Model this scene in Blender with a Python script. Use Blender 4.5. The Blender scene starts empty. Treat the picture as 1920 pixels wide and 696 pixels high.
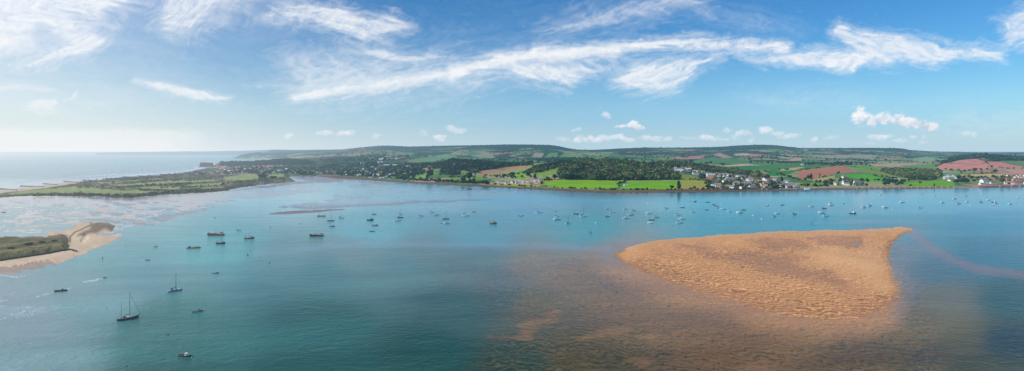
import bpy, math, random
import numpy as np
from mathutils import Vector, Matrix

random.seed(7)
RNG = np.random.default_rng(11)
scene = bpy.context.scene
COL = scene.collection

# ------------------------------------------------------------------ survey: camera 100 m above a flat estuary
F, HZ, H = 1100.0, 284.5, 100.0          # focal length and horizon row of the survey frame (1920 x 696), eye height


def ground(px, py, z=0.0):
    """World point at height z whose bearing and dip are those of survey mark (px, py)."""
    d = (H - z) * F / (py - HZ)
    return (px - 960.0) / F * d, d, z


def Yh(d, py):
    return H - (py - HZ) / F * d


# ------------------------------------------------------------------ numpy noise and polygon helpers
def _hash(ix, iy, seed):
    h = (ix.astype(np.int64) * 374761393 + iy.astype(np.int64) * 668265263 + seed * 974711) & 0xFFFFFFFF
    h = ((h ^ (h >> 13)) * 1274126177) & 0xFFFFFFFF
    h = ((h ^ (h >> 16)) * 2246822519) & 0xFFFFFFFF
    return ((h ^ (h >> 15)) & 0xFFFFFF) / float(0xFFFFFF)


def vnoise(x, y, seed=0):
    x = np.asarray(x, float); y = np.asarray(y, float)
    ix, iy = np.floor(x), np.floor(y)
    fx, fy = x - ix, y - iy
    fx = fx * fx * fx * (fx * (fx * 6 - 15) + 10); fy = fy * fy * fy * (fy * (fy * 6 - 15) + 10)
    a, b = _hash(ix, iy, seed), _hash(ix + 1, iy, seed)
    c, d = _hash(ix, iy + 1, seed), _hash(ix + 1, iy + 1, seed)
    return (a * (1 - fx) + b * fx) * (1 - fy) + (c * (1 - fx) + d * fx) * fy


def fbm(x, y, seed=0, octv=4, gain=0.5):
    s, a, t = 0.0, 1.0, 0.0
    for k in range(octv):
        c, sn = math.cos(0.6 * k), math.sin(0.6 * k)
        s = s + a * vnoise((x * c - y * sn) * 2 ** k + 17.3 * k, (x * sn + y * c) * 2 ** k - 9.1 * k, seed + k)
        t += a; a *= gain
    return s / t


def sstep(a, b, x):
    t = np.clip((x - a) / (b - a), 0, 1)
    return t * t * (3 - 2 * t)


def sd_poly(px, py, poly, ys=1.0):
    """Signed distance to a polygon, positive inside."""
    px = np.asarray(px, float); py = np.asarray(py, float) * ys
    best = np.full(px.shape, 1e18); inside = np.zeros(px.shape, bool)
    n = len(poly)
    for i in range(n):
        ax, ay = poly[i][0], poly[i][1] * ys
        bx, by = poly[(i + 1) % n][0], poly[(i + 1) % n][1] * ys
        ex, ey = bx - ax, by - ay
        wx, wy = px - ax, py - ay
        t = np.clip((wx * ex + wy * ey) / max(ex * ex + ey * ey, 1e-9), 0, 1)
        best = np.minimum(best, (wx - t * ex) ** 2 + (wy - t * ey) ** 2)
        if abs(ey) > 1e-9:
            cr = (ay > py) != (by > py)
            inside ^= cr & (px < ex * (py - ay) / ey + ax)
    return np.where(inside, 1, -1) * np.sqrt(best)


def d_line(px, py, pts, ys=1.0):
    px = np.asarray(px, float); py = np.asarray(py, float) * ys
    best = np.full(px.shape, 1e18)
    for i in range(len(pts) - 1):
        ax, ay = pts[i][0], pts[i][1] * ys
        bx, by = pts[i + 1][0], pts[i + 1][1] * ys
        ex, ey = bx - ax, by - ay
        t = np.clip(((px - ax) * ex + (py - ay) * ey) / max(ex * ex + ey * ey, 1e-9), 0, 1)
        best = np.minimum(best, (px - ax - t * ex) ** 2 + (py - ay - t * ey) ** 2)
    return np.sqrt(best)


def lin(c):
    c = np.asarray(c, float) / 255.0
    return np.where(c <= 0.04045, c / 12.92, ((c + 0.055) / 1.055) ** 2.4)


def shepard(px, py, pts, ys=1.8, p=2.2):
    """Smooth blend of scattered values."""
    num = 0; den = 0
    for q in pts:
        w = 1.0 / (((px - q[0]) ** 2 + ((py - q[1]) * ys) ** 2) + 900.0) ** p
        num = num + w[..., None] * np.asarray(q[2], float); den = den + w
    return num / den[..., None]


def mix(a, b, t):
    t = np.asarray(t)[..., None] if np.ndim(t) else t
    return a * (1 - t) + b * t


# ------------------------------------------------------------------ mesh helpers
def make_mesh(name, V, Fc, cols=None, mat=None, smooth=True, attrs=None):
    """V (n,3); Fc (m,4) or (m,3) array, or a list of tuples; cols per vertex rgba."""
    me = bpy.data.meshes.new(name)
    V = np.asarray(V, np.float32)
    if isinstance(Fc, np.ndarray):
        m, k = Fc.shape
        loops = Fc.astype(np.int32).ravel(); starts = np.arange(0, m * k, k, dtype=np.int32)
    else:
        loops = np.array([i for f in Fc for i in f], np.int32)
        ln = np.array([len(f) for f in Fc]); starts = np.concatenate([[0], np.cumsum(ln)[:-1]]).astype(np.int32); m = len(Fc)
    me.vertices.add(len(V)); me.vertices.foreach_set("co", V.ravel())
    me.loops.add(len(loops)); me.loops.foreach_set("vertex_index", loops)
    me.polygons.add(m); me.polygons.foreach_set("loop_start", starts)
    me.update(calc_edges=True)
    me.polygons.foreach_set("use_smooth", np.full(m, smooth, bool))
    if cols is not None:
        c = np.ones((len(V), 4), np.float32); c[:, : cols.shape[1]] = cols
        a = me.color_attributes.new("col", 'FLOAT_COLOR', 'POINT'); a.data.foreach_set("color", c.ravel())
    for k_, v_ in (attrs or {}).items():
        a = me.attributes.new(k_, 'FLOAT', 'POINT'); a.data.foreach_set("value", np.asarray(v_, np.float32).ravel())
    if mat: me.materials.append(mat)
    me.validate()
    return me


def link(name, me, parent=None, **props):
    o = bpy.data.objects.new(name, me); COL.objects.link(o)
    if parent: o.parent = parent
    for k, v in props.items(): o[k] = v
    return o


def thing(name, label, cat, loc=(0, 0, 0), rz=0.0, sc=1.0, group=None):
    o = bpy.data.objects.new(name, None); COL.objects.link(o)
    o.empty_display_size = 1
    o.location = loc; o.rotation_euler = (0, 0, rz); o.scale = (sc, sc, sc) if not isinstance(sc, tuple) else sc
    o['label'] = label; o['category'] = cat
    if group: o['group'] = group
    return o


def grid_faces(nr, nc, keep=None):
    i = np.arange(nr - 1)[:, None] * nc + np.arange(nc - 1)[None, :]
    q = np.stack([i, i + 1, i + 1 + nc, i + nc], -1)
    if keep is not None: q = q[keep]
    q = q.reshape(-1, 4)
    return q


def sheet_mesh(name, P, Q, X, Y, Z, cols, mat, keep=None, attrs=None):
    nr, nc = X.shape
    q = grid_faces(nr, nc, keep)
    used = np.unique(q); re = np.full(nr * nc, -1); re[used] = np.arange(len(used))
    V = np.stack([X, Y, Z], -1).reshape(-1, 3)[used]
    c = cols.reshape(-1, cols.shape[-1])[used]
    q = re[q][:, ::-1]                       # rows run towards the eye: keep normals up
    at = {k: v.reshape(-1)[used] for k, v in (attrs or {}).items()}
    return make_mesh(name, V, q, c, mat, True, at)


# simple solid builders collected into one mesh
class MB:
    def __init__(s): s.v = []; s.f = []
    def add(s, V, Fc):
        b = len(s.v); s.v += [tuple(p) for p in V]; s.f += [tuple(i + b for i in f) for f in Fc]; return s
    def box(s, x0, x1, y0, y1, z0, z1, tx=0.0, ty=0.0):
        """Box whose top is drawn in by tx, ty on each side."""
        V = [(x0, y0, z0), (x1, y0, z0), (x1, y1, z0), (x0, y1, z0),
             (x0 + tx, y0 + ty, z1), (x1 - tx, y0 + ty, z1), (x1 - tx, y1 - ty, z1), (x0 + tx, y1 - ty, z1)]
        return s.add(V, [(3, 2, 1, 0), (4, 5, 6, 7), (0, 1, 5, 4), (1, 2, 6, 5), (2, 3, 7, 6), (3, 0, 4, 7)])
    def tube(s, a, b, r0, r1=None, n=6):
        r1 = r0 if r1 is None else r1
        a, b = Vector(a), Vector(b); d = (b - a).normalized()
        u = d.orthogonal().normalized(); w = d.cross(u)
        V = []
        for p, r in ((a, r0), (b, r1)):
            for k in range(n):
                t = 2 * math.pi * k / n
                V.append(p + (u * math.cos(t) + w * math.sin(t)) * r)
        Fc = [(k, (k + 1) % n, n + (k + 1) % n, n + k) for k in range(n)] + [tuple(range(n - 1, -1, -1)), tuple(range(n, 2 * n))]
        return s.add(V, Fc)
    def lathe(s, prof, n=10, cx=0, cy=0):
        V = [(cx + r * math.cos(2 * math.pi * k / n), cy + r * math.sin(2 * math.pi * k / n), z) for r, z in prof for k in range(n)]
        m = len(prof)
        Fc = [(j * n + k, j * n + (k + 1) % n, (j + 1) * n + (k + 1) % n, (j + 1) * n + k) for j in range(m - 1) for k in range(n)]
        Fc += [tuple(range(n - 1, -1, -1)), tuple((m - 1) * n + k for k in range(n))]
        return s.add(V, Fc)
    def mesh(s, name, mat, smooth=False): return make_mesh(name, np.array(s.v), s.f, None, mat, smooth)


# ------------------------------------------------------------------ materials
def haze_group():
    """Aerial haze painted into the materials as glow: thickens with distance from below the camera, whiter towards the sunlit sea."""
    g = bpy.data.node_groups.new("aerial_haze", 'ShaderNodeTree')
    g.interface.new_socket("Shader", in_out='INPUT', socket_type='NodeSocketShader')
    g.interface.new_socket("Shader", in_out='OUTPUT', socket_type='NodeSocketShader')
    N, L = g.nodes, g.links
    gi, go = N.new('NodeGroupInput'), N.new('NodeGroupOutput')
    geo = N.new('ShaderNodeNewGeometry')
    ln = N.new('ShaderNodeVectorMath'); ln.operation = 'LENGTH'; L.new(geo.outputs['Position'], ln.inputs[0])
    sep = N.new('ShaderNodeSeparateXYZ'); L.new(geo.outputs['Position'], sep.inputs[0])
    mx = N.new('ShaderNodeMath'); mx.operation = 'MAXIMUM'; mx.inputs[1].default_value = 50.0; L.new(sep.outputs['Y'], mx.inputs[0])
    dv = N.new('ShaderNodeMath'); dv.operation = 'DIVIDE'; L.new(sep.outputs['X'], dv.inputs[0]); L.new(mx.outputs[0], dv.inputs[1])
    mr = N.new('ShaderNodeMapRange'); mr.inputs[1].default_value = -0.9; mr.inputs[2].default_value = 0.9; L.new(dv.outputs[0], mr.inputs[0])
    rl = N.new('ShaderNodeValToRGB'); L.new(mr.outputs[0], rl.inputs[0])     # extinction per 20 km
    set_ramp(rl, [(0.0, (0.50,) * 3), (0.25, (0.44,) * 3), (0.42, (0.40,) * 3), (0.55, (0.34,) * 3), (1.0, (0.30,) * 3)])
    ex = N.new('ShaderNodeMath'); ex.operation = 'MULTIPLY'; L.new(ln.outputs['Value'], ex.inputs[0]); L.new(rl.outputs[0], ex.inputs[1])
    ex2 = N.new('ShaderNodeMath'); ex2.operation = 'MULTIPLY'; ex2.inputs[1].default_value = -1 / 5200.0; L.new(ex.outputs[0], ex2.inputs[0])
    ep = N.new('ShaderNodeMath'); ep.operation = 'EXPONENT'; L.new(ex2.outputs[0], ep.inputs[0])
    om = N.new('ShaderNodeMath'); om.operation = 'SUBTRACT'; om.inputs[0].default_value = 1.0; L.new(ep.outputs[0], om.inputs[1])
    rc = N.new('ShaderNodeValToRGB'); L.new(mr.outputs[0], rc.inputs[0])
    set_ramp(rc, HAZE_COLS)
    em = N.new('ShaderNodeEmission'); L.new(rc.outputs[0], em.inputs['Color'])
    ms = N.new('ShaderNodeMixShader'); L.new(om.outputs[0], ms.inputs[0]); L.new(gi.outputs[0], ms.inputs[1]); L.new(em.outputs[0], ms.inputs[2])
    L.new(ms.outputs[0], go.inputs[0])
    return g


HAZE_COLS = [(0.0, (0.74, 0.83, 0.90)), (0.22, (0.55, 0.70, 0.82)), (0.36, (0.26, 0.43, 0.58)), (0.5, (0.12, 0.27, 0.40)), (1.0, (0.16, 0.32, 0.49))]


def set_ramp(n, stops):
    e = n.color_ramp.elements
    while len(e) < len(stops): e.new(0.5)
    for el, (p, c) in zip(e, sorted(stops)): el.position = p; el.color = (*c, 1)


HAZE = haze_group()


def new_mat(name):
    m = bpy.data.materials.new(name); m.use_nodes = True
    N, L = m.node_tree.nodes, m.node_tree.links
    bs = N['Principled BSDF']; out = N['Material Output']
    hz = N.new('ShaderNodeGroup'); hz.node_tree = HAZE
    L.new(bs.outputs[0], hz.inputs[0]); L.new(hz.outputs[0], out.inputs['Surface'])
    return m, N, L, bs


_paint = {}


def paint(rgb, rough=0.5, metal=0.0, var=0.12, scale=1.5, spec=0.4):
    """Painted or natural surface with a little wear: noise-mottled colour."""
    key = (tuple(rgb), rough, metal, var, scale)
    if key in _paint: return _paint[key]
    m, N, L, bs = new_mat("paint_%d" % len(_paint))
    tc = N.new('ShaderNodeTexCoord'); nz = N.new('ShaderNodeTexNoise'); nz.inputs['Scale'].default_value = scale; nz.inputs['Detail'].default_value = 4
    L.new(tc.outputs['Object'], nz.inputs['Vector'])
    r = N.new('ShaderNodeValToRGB'); L.new(nz.outputs['Fac'], r.inputs[0])
    c = np.array(rgb, float)
    set_ramp(r, [(0.3, tuple(c * (1 - var))), (0.7, tuple(np.minimum(c * (1 + var), 0.9)))])
    L.new(r.outputs[0], bs.inputs['Base Color'])
    bs.inputs['Roughness'].default_value = rough; bs.inputs['Metallic'].default_value = metal
    bs.inputs['Specular IOR Level'].default_value = spec
    _paint[key] = m
    return m


def attr_mat(name, rough=0.9, spec=0.15, nscale=0.15, nvar=0.25, bump=0.0, bscale=0.5, rough_attr=False):
    """Surface coloured by its own baked survey colour, broken up by noise in world metres."""
    m, N, L, bs = new_mat(name)
    at = N.new('ShaderNodeAttribute'); at.attribute_name = "col"
    geo = N.new('ShaderNodeNewGeometry')
    nz = N.new('ShaderNodeTexNoise'); nz.inputs['Scale'].default_value = nscale; nz.inputs['Detail'].default_value = 6; nz.inputs['Roughness'].default_value = 0.65
    L.new(geo.outputs['Position'], nz.inputs['Vector'])
    mr = N.new('ShaderNodeMapRange'); mr.inputs[1].default_value = 0.3; mr.inputs[2].default_value = 0.7
    mr.inputs[3].default_value = 1 - nvar; mr.inputs[4].default_value = 1 + nvar; L.new(nz.outputs['Fac'], mr.inputs[0])
    vm = N.new('ShaderNodeVectorMath'); vm.operation = 'SCALE'; L.new(at.outputs['Color'], vm.inputs[0]); L.new(mr.outputs[0], vm.inputs['Scale'])
    L.new(vm.outputs[0], bs.inputs['Base Color'])
    bs.inputs['Roughness'].default_value = rough; bs.inputs['Specular IOR Level'].default_value = spec
    if rough_attr:
        ra = N.new('ShaderNodeAttribute'); ra.attribute_name = "rough"; L.new(ra.outputs['Fac'], bs.inputs['Roughness'])
    if bump:
        n2 = N.new('ShaderNodeTexNoise'); n2.inputs['Scale'].default_value = bscale; n2.inputs['Detail'].default_value = 5
        L.new(geo.outputs['Position'], n2.inputs['Vector'])
        b = N.new('ShaderNodeBump'); b.inputs['Distance'].default_value = bump; b.inputs['Strength'].default_value = 0.8
        L.new(n2.outputs['Fac'], b.inputs['Height']); L.new(b.outputs[0], bs.inputs['Normal'])
    return m


# ------------------------------------------------------------------ camera, sun, sky
cam = bpy.data.cameras.new("camera"); cam_o = bpy.data.objects.new("camera", cam); COL.objects.link(cam_o)
cam_o.location = (0, 0, H); cam_o.rotation_euler = (math.radians(90), 0, 0)
cam.sensor_width = 36.0; cam.lens = F / 1920.0 * 36.0; cam.shift_y = -(348.0 - HZ) / 1920.0
cam.clip_start = 1.0; cam.clip_end = 500000.0
scene.camera = cam_o

SUN_AZ, SUN_EL = math.radians(-108), math.radians(36)       # azimuth from +Y, clockwise positive
sdir = Vector((math.sin(SUN_AZ) * math.cos(SUN_EL), math.cos(SUN_AZ) * math.cos(SUN_EL), math.sin(SUN_EL)))
sl = bpy.data.lights.new("sun", 'SUN'); sl.energy = 4.0; sl.angle = math.radians(0.53); sl.color = (1.0, 0.95, 0.87)
so = bpy.data.objects.new("sun", sl); COL.objects.link(so); so.rotation_euler = sdir.to_track_quat('Z', 'Y').to_euler()
so.location = (0, 0, 300)

world = bpy.data.worlds.new("World"); scene.world = world; world.use_nodes = True
wn, wl = world.node_tree.nodes, world.node_tree.links
bg = wn['Background']; bg.inputs['Strength'].default_value = 0.105
sky = wn.new('ShaderNodeTexSky'); sky.sky_type = 'NISHITA'; sky.sun_disc = False
sky.sun_elevation = SUN_EL; sky.sun_rotation = SUN_AZ
sky.altitude = 100; sky.air_density = 1.0; sky.dust_density = 0.4; sky.ozone_density = 2.2
hs = wn.new('ShaderNodeHueSaturation'); hs.inputs['Saturation'].default_value = 1.35
tint = wn.new('ShaderNodeMix'); tint.data_type = 'RGBA'; tint.blend_type = 'MULTIPLY'; tint.inputs['Factor'].default_value = 1.0
tint.inputs[7].default_value = (0.60, 0.92, 1.10, 1)
wl.new(sky.outputs[0], hs.inputs['Color']); wl.new(hs.outputs[0], tint.inputs[6]); wl.new(tint.outputs[2], bg.inputs['Color'])

scene.view_settings.view_transform = 'Standard'; scene.view_settings.look = 'None'; scene.view_settings.exposure = 0
scene.cycles.use_denoising = True
scene.cycles.max_bounces = 5; scene.cycles.diffuse_bounces = 2; scene.cycles.glossy_bounces = 3
scene.cycles.transparent_max_bounces = 8
scene.cycles.sample_clamp_indirect = 4.0
# ------------------------------------------------------------------ clouds on the sky dome
def build_sky():
    st = 1.9
    px, py = np.meshgrid(np.concatenate([np.arange(-1300, -260, 26), np.arange(-260, 2182, st)]), np.concatenate([np.arange(-700, -80, 18), np.arange(-80, 180, 2.2), np.arange(180, 283.6, 1.3), [284.2, 284.9]]))
    wx = (fbm(px / 160, py / 50, 3) - .5); wy = (fbm(px / 150, py / 45, 9) - .5)
    f1 = (fbm(px / 26, py / 12, 13) - .5)
    A = np.zeros(px.shape)

    def fibre(ang, su, sv, seed, px=px, py=py):
        c, s = math.cos(math.radians(ang)), math.sin(math.radians(ang))
        a, b = px + wx * 60, py + wy * 34
        u, v = a * c + b * s, -a * s + b * c
        return 0.36 * fbm(u / su, v / sv, seed, 5, .6) + 0.29 * fbm(u / (su * .3), v / (sv * .5), seed + 50, 5, .62) + .35 * fbm(px / 13 + wx * 9, py / 7 + wy * 9, seed + 90, 4, .62)

    def brush(d, inten, ang, seed, su=64, sv=8, hard=1.0):
        nonlocal A
        t = fibre(ang, su, sv, seed)
        e = np.clip(d, 0, 1)
        e2 = sstep(-.12, 1.05, e * 1.6 - .5 + (t - .5) * 2.2 * hard)
        a = inten * .95 * e2 * np.clip(.60 + (t - .46) * 2.5, .12, 1.0)
        A = 1 - (1 - A) * (1 - np.clip(a, 0, 1))

    def P(poly, soft, inten, ang, seed, wob=1.0, **k):
        d = sd_poly(px + wx * 46 * wob + f1 * 16, py + wy * 22 * wob + f1 * 9, poly)
        brush(sstep(-soft, soft * 1.2, d), inten, ang, seed, **k)
        k2 = dict(k); k2['su'] = k.get('su', 90) * 1.5
        brush(sstep(-soft * 3.2, soft * .8, d), inten * .42, ang, seed + 200, **k2)

    def Ln(pts, w, inten, ang, seed, wob=1.0, **k):
        d = d_line(px + wx * 46 * wob + f1 * 14, py + wy * 16 * wob + f1 * 7, pts)
        brush(1 - np.clip(d / w, 0, 1), inten, ang, seed, **k)
        brush(sstep(w * 2.2, 0, d), inten * .45, ang, seed + 200, su=150)

    # high cirrus
    P([(-260, -80), (250, -80), (235, 5), (180, 48), (120, 70), (70, 62), (30, 95), (-260, 110)], 26, .92, 12, 1, su=120, sv=14)
    P([(95, 62), (150, 62), (206, 75), (165, 100), (95, 116), (38, 127), (95, 98), (140, 82)], 9, .9, -22, 2, .5)
    P([(0, 62), (60, 68), (70, 90), (-20, 96)], 10, .7, 5, 3, .5)
    P([(285, -80), (410, -80), (420, -5), (395, 35), (350, 60), (318, 62), (305, 25)], 22, .72, -50, 4, .7)
    P([(400, -20), (520, -25), (470, 30), (415, 36)], 20, .3, 20, 5)
    P([(495, 34), (520, 14), (575, 5), (640, 15), (690, 34), (745, 34), (768, 50), (740, 66), (700, 78), (640, 62), (590, 48), (545, 42)], 11, .86, 14, 6, .6)
    P([(255, 151), (320, 159), (372, 171), (436, 182), (360, 187), (325, 178)], 5, .8, 10, 7, .3)
    P([(650, 96), (730, 94), (768, 104), (850, 102), (800, 113), (748, 116), (700, 104)], 7, .66, 6, 8, .5)
    P([(545, 116), (640, 104), (760, 116), (880, 120), (965, 140), (900, 158), (760, 176), (600, 188), (555, 182)], 24, .5, -10, 9, .7)
    Ln([(552, 182), (640, 166), (760, 152), (865, 133)], 13, .85, -9, 10, .35)
    Ln([(850, 138), (930, 114), (1010, 100), (1090, 101), (1180, 88), (1270, 80), (1350, 84), (1470, 88)], 17, 1.0, -5, 11, .4)
    Ln([(930, 116), (1040, 104), (1160, 96)], 20, .6, -8, 23, .5)
    P([(955, 118), (1010, 120), (1075, 122), (1150, 126), (1110, 140), (1065, 160), (1010, 152), (965, 142)], 12, .85, 18, 12, .5)
    P([(1150, 150), (1190, 122), (1265, 112), (1350, 112), (1300, 134), (1270, 166), (1225, 170), (1178, 164)], 11, .88, -20, 13, .6)
    P([(1385, 106), (1425, 114), (1470, 103), (1540, 92), (1580, 98), (1650, 102), (1612, 118), (1600, 134), (1540, 124), (1470, 120), (1420, 119)], 8, .98, 8, 14, .45)
    P([(1560, 62), (1576, 36), (1600, 58), (1660, 60), (1720, 74), (1800, 88), (1885, 92), (1870, 112), (1800, 104), (1750, 120), (1700, 114), (1640, 118), (1600, 96)], 11, .85, 14, 15, .6)
    P([(1874, 42), (1920, 14), (2180, -10), (2180, 92), (1950, 86), (1890, 84)], 12, .7, -24, 16, .6)
    P([(1020, 62), (1090, 30), (1180, 8), (1290, -14), (1330, 6), (1230, 30), (1120, 52)], 16, .42, -22, 17, .6)
    P([(1290, 2), (1420, 22), (1500, 60), (1400, 56), (1300, 30)], 26, .16, 16, 18)
    P([(450, 160), (520, 154), (545, 160), (490, 166)], 4, .35, -8, 19, .3)
    P([(48, 200), (60, 190), (102, 184), (96, 205), (72, 210)], 5, .7, -12, 20, .4)
    P([(122, 190), (146, 169), (140, 184)], 3, .7, -40, 21, .2)
    P([(-100, 152), (60, 162), (110, 170), (40, 170), (-100, 162)], 4, .4, 8, 22, .3)
    P([(1380, 178), (1560, 170), (1640, 190), (1440, 196)], 20, .14, -4, 25)
    P([(1700, 225), (1920, 205), (2180, 210), (2180, 262), (1800, 262)], 26, .14, 0, 26)
    P([(-260, -80), (700, -80), (560, 40), (300, 110), (-260, 190)], 90, .12, 14, 27, su=160, sv=22)
    P([(520, 60), (980, 40), (1200, 130), (900, 190), (500, 200)], 60, .10, -8, 28, su=160, sv=20)
    P([(-260, 120), (300, 150), (420, 200), (100, 215), (-260, 215)], 40, .16, 5, 29, su=160, sv=16)
    A *= sstep(278, 250, py)
    white = np.array([.93, .95, .98])
    C = np.broadcast_to(white, px.shape + (3,)).copy()

    # small cumulus, white tops and shaded grey bases put into the colour
    n1 = fbm(px / 9, py / 8, 41, 5, .62) - .5; n2 = fbm(px / 22, py / 15, 45, 3) - .5

    def cumulus(blobs, inten, base, shade=1.0):
        nonlocal A, C
        x0 = min(b[0] - b[2] * 2 for b in blobs); x1 = max(b[0] + b[2] * 2 for b in blobs)
        d = np.full(px.shape, -9.0)
        for bx, by, rx, ry in blobs:
            q = 1 - np.sqrt(((px - bx + n2 * 12) / rx) ** 2 + ((py - by + n2 * 7) / ry) ** 2)
            d = np.maximum(d, q)
        a = inten * sstep(-.12, .5, d + n1 * 1.0 - .02) * sstep(x0 - 5, x0 + 5, px) * sstep(x1 + 5, x1 - 5, px) * sstep(base + 3.5, base - 1.5, py + n2 * 5)
        top = min(b[1] - b[3] for b in blobs)
        t = np.clip((py - top) / max(base - top, 1), 0, 1)
        sh = np.clip(t * .95 - .12 - n1 * 1.5, 0, 1) * shade
        c = mix(np.array([.95, .97, 1.0]), np.array([.50, .60, .73]), sh)
        C = np.where((a > .02)[..., None], mix(C, c, np.clip(a / np.maximum(A + a, 1e-3), 0, 1)), C)
        A = 1 - (1 - A) * (1 - a)

    cumulus([(1610, 217, 19, 18), (1635, 227, 16, 12), (1658, 222, 18, 12), (1690, 226, 24, 13), (1716, 232, 22, 11), (1741, 238, 20, 9)], .97, 247)
    cumulus([(1186, 234, 12, 9), (1200, 240, 11, 7), (1166, 237, 14, 4)], .9, 246)
    cumulus([(1137, 217, 9, 5)], .5, 222)
    rr = random.Random(5)
    row = [(1112, 261, 12), (1135, 259, 18), (1160, 257, 15), (1178, 262, 12), (1224, 259, 16), (1248, 262, 14), (1334, 259, 18), (1366, 243, 10), (1392, 250, 16),
           (1425, 246, 14), (1440, 241, 14), (1454, 250, 15), (1490, 254, 18), (1524, 260, 12), (1640, 257, 22), (1664, 255, 14), (1810, 250, 14), (1826, 252, 8),
           (792, 250, 10), (828, 258, 12), (845, 240, 14), (862, 246, 14), (540, 256, 14), (610, 249, 18), (640, 251, 20), (660, 250, 12), (706, 255, 7), (1080, 244, 10)]
    for x, y, w in row:
        cumulus([(x + rr.uniform(-.5, .5) * w, y + rr.uniform(-1, 2), w * rr.uniform(.5, 1.0), rr.uniform(3, 7)) for _ in range(3)], rr.uniform(.28, .62), y + 6, .7)
    for _ in range(34):
        x = rr.uniform(1040, 1760); y = rr.uniform(256, 268); w = rr.uniform(6, 16)
        cumulus([(x + rr.uniform(-.5, .5) * w, y + rr.uniform(-1, 1), w * rr.uniform(.5, 1.0), rr.uniform(2.5, 5)) for _ in range(2)], rr.uniform(.12, .32), y + 4, .5)
    # bank lying over the open sea and the pale air along the horizon
    bank = sstep(234, 250, py + n1 * 9 + n2 * 8 + (px - 0) * 0.008 * -1) * sstep(430, 300, px + n2 * 60)
    A = 1 - (1 - A) * (1 - bank * .5)
    C = mix(C, np.array([.96, .965, .97]), bank * .8)
    low = sstep(236, 285, py)
    low = np.clip((py - 60) / 225, 0, 1) ** 2.1
    pale = np.clip(low * (.90 + .08 * sstep(900, 150, px)), 0, .96)
    veil = mix(np.array([.36, .58, .92]), np.array([.86, .91, .95]), sstep(1150, 60, px))
    veil = mix(veil, mix(np.array([.52, .69, .83]), np.array([.86, .91, .95]), sstep(1150, 60, px)), sstep(215, 280, py) * .9)
    A2 = 1 - (1 - A) * (1 - pale)
    C = mix(veil, C, np.clip(A / np.maximum(A2, 1e-3), 0, 1)); A = A2
    glow = sstep(900, -260, px) ** 1.2 * sstep(-300, 300, py) * .66
    A = 1 - (1 - A) * (1 - glow)
    # bright glow added up and left of the view to whiten the water
    sg = sstep(560, -900, px) * sstep(120, -420, py)
    A = 1 - (1 - A) * (1 - sg * .8)
    C = mix(C, np.array([3.4, 3.3, 3.15]), sg * .9)
    # dome points
    dx, dz = (px - 960) / F, (HZ - py) / F
    R = 160000.0 / np.sqrt(dx ** 2 + dz ** 2 + 1)
    m = bpy.data.materials.new("cloud_veil"); m.use_nodes = True
    N, L = m.node_tree.nodes, m.node_tree.links; N.remove(N['Principled BSDF'])
    at = N.new('ShaderNodeAttribute'); at.attribute_name = "col"
    em = N.new('ShaderNodeEmission'); tr = N.new('ShaderNodeBsdfTransparent'); ms = N.new('ShaderNodeMixShader')
    em.inputs['Strength'].default_value = 0.98
    L.new(at.outputs['Color'], em.inputs['Color']); L.new(at.outputs['Alpha'], ms.inputs[0]); L.new(tr.outputs[0], ms.inputs[1]); L.new(em.outputs[0], ms.inputs[2])
    L.new(ms.outputs[0], N['Material Output'].inputs['Surface'])
    cols = np.concatenate([C, A[..., None]], -1)
    me = sheet_mesh("sky", px, py, dx * R, R, dz * R + H, cols, m)
    link("sky", me, label="blue sky with streaks of white cirrus and small cumulus low over the hills", category="sky", kind="structure")


# ------------------------------------------------------------------ water of the estuary and the sea
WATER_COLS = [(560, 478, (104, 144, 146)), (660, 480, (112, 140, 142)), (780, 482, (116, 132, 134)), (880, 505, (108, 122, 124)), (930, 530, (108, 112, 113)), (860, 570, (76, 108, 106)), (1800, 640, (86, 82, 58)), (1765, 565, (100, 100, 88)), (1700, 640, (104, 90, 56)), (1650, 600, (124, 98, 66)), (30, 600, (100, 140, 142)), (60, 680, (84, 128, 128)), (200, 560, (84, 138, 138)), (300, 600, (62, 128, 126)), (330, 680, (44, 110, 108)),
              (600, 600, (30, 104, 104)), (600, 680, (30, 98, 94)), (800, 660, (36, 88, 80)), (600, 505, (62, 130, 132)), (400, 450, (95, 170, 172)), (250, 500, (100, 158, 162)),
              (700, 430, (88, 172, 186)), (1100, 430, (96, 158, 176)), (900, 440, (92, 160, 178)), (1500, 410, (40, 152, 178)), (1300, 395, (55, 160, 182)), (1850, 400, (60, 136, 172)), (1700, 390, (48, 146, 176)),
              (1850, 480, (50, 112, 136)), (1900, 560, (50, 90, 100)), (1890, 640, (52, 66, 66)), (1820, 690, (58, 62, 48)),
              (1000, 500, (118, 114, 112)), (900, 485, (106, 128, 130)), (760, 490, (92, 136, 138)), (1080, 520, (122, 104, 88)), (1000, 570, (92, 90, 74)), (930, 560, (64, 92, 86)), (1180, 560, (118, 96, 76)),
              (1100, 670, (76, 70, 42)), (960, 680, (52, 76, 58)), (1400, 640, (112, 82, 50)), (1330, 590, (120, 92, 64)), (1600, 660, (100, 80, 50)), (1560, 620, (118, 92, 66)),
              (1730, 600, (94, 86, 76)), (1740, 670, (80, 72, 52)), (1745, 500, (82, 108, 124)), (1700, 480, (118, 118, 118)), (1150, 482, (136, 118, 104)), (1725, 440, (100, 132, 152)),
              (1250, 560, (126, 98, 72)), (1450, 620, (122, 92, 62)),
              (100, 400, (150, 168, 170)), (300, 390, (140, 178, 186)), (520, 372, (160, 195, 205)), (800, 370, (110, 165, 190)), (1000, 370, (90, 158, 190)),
              (1100, 365, (70, 130, 160)), (100, 320, (120, 165, 180)), (300, 300, (130, 175, 190))]
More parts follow.
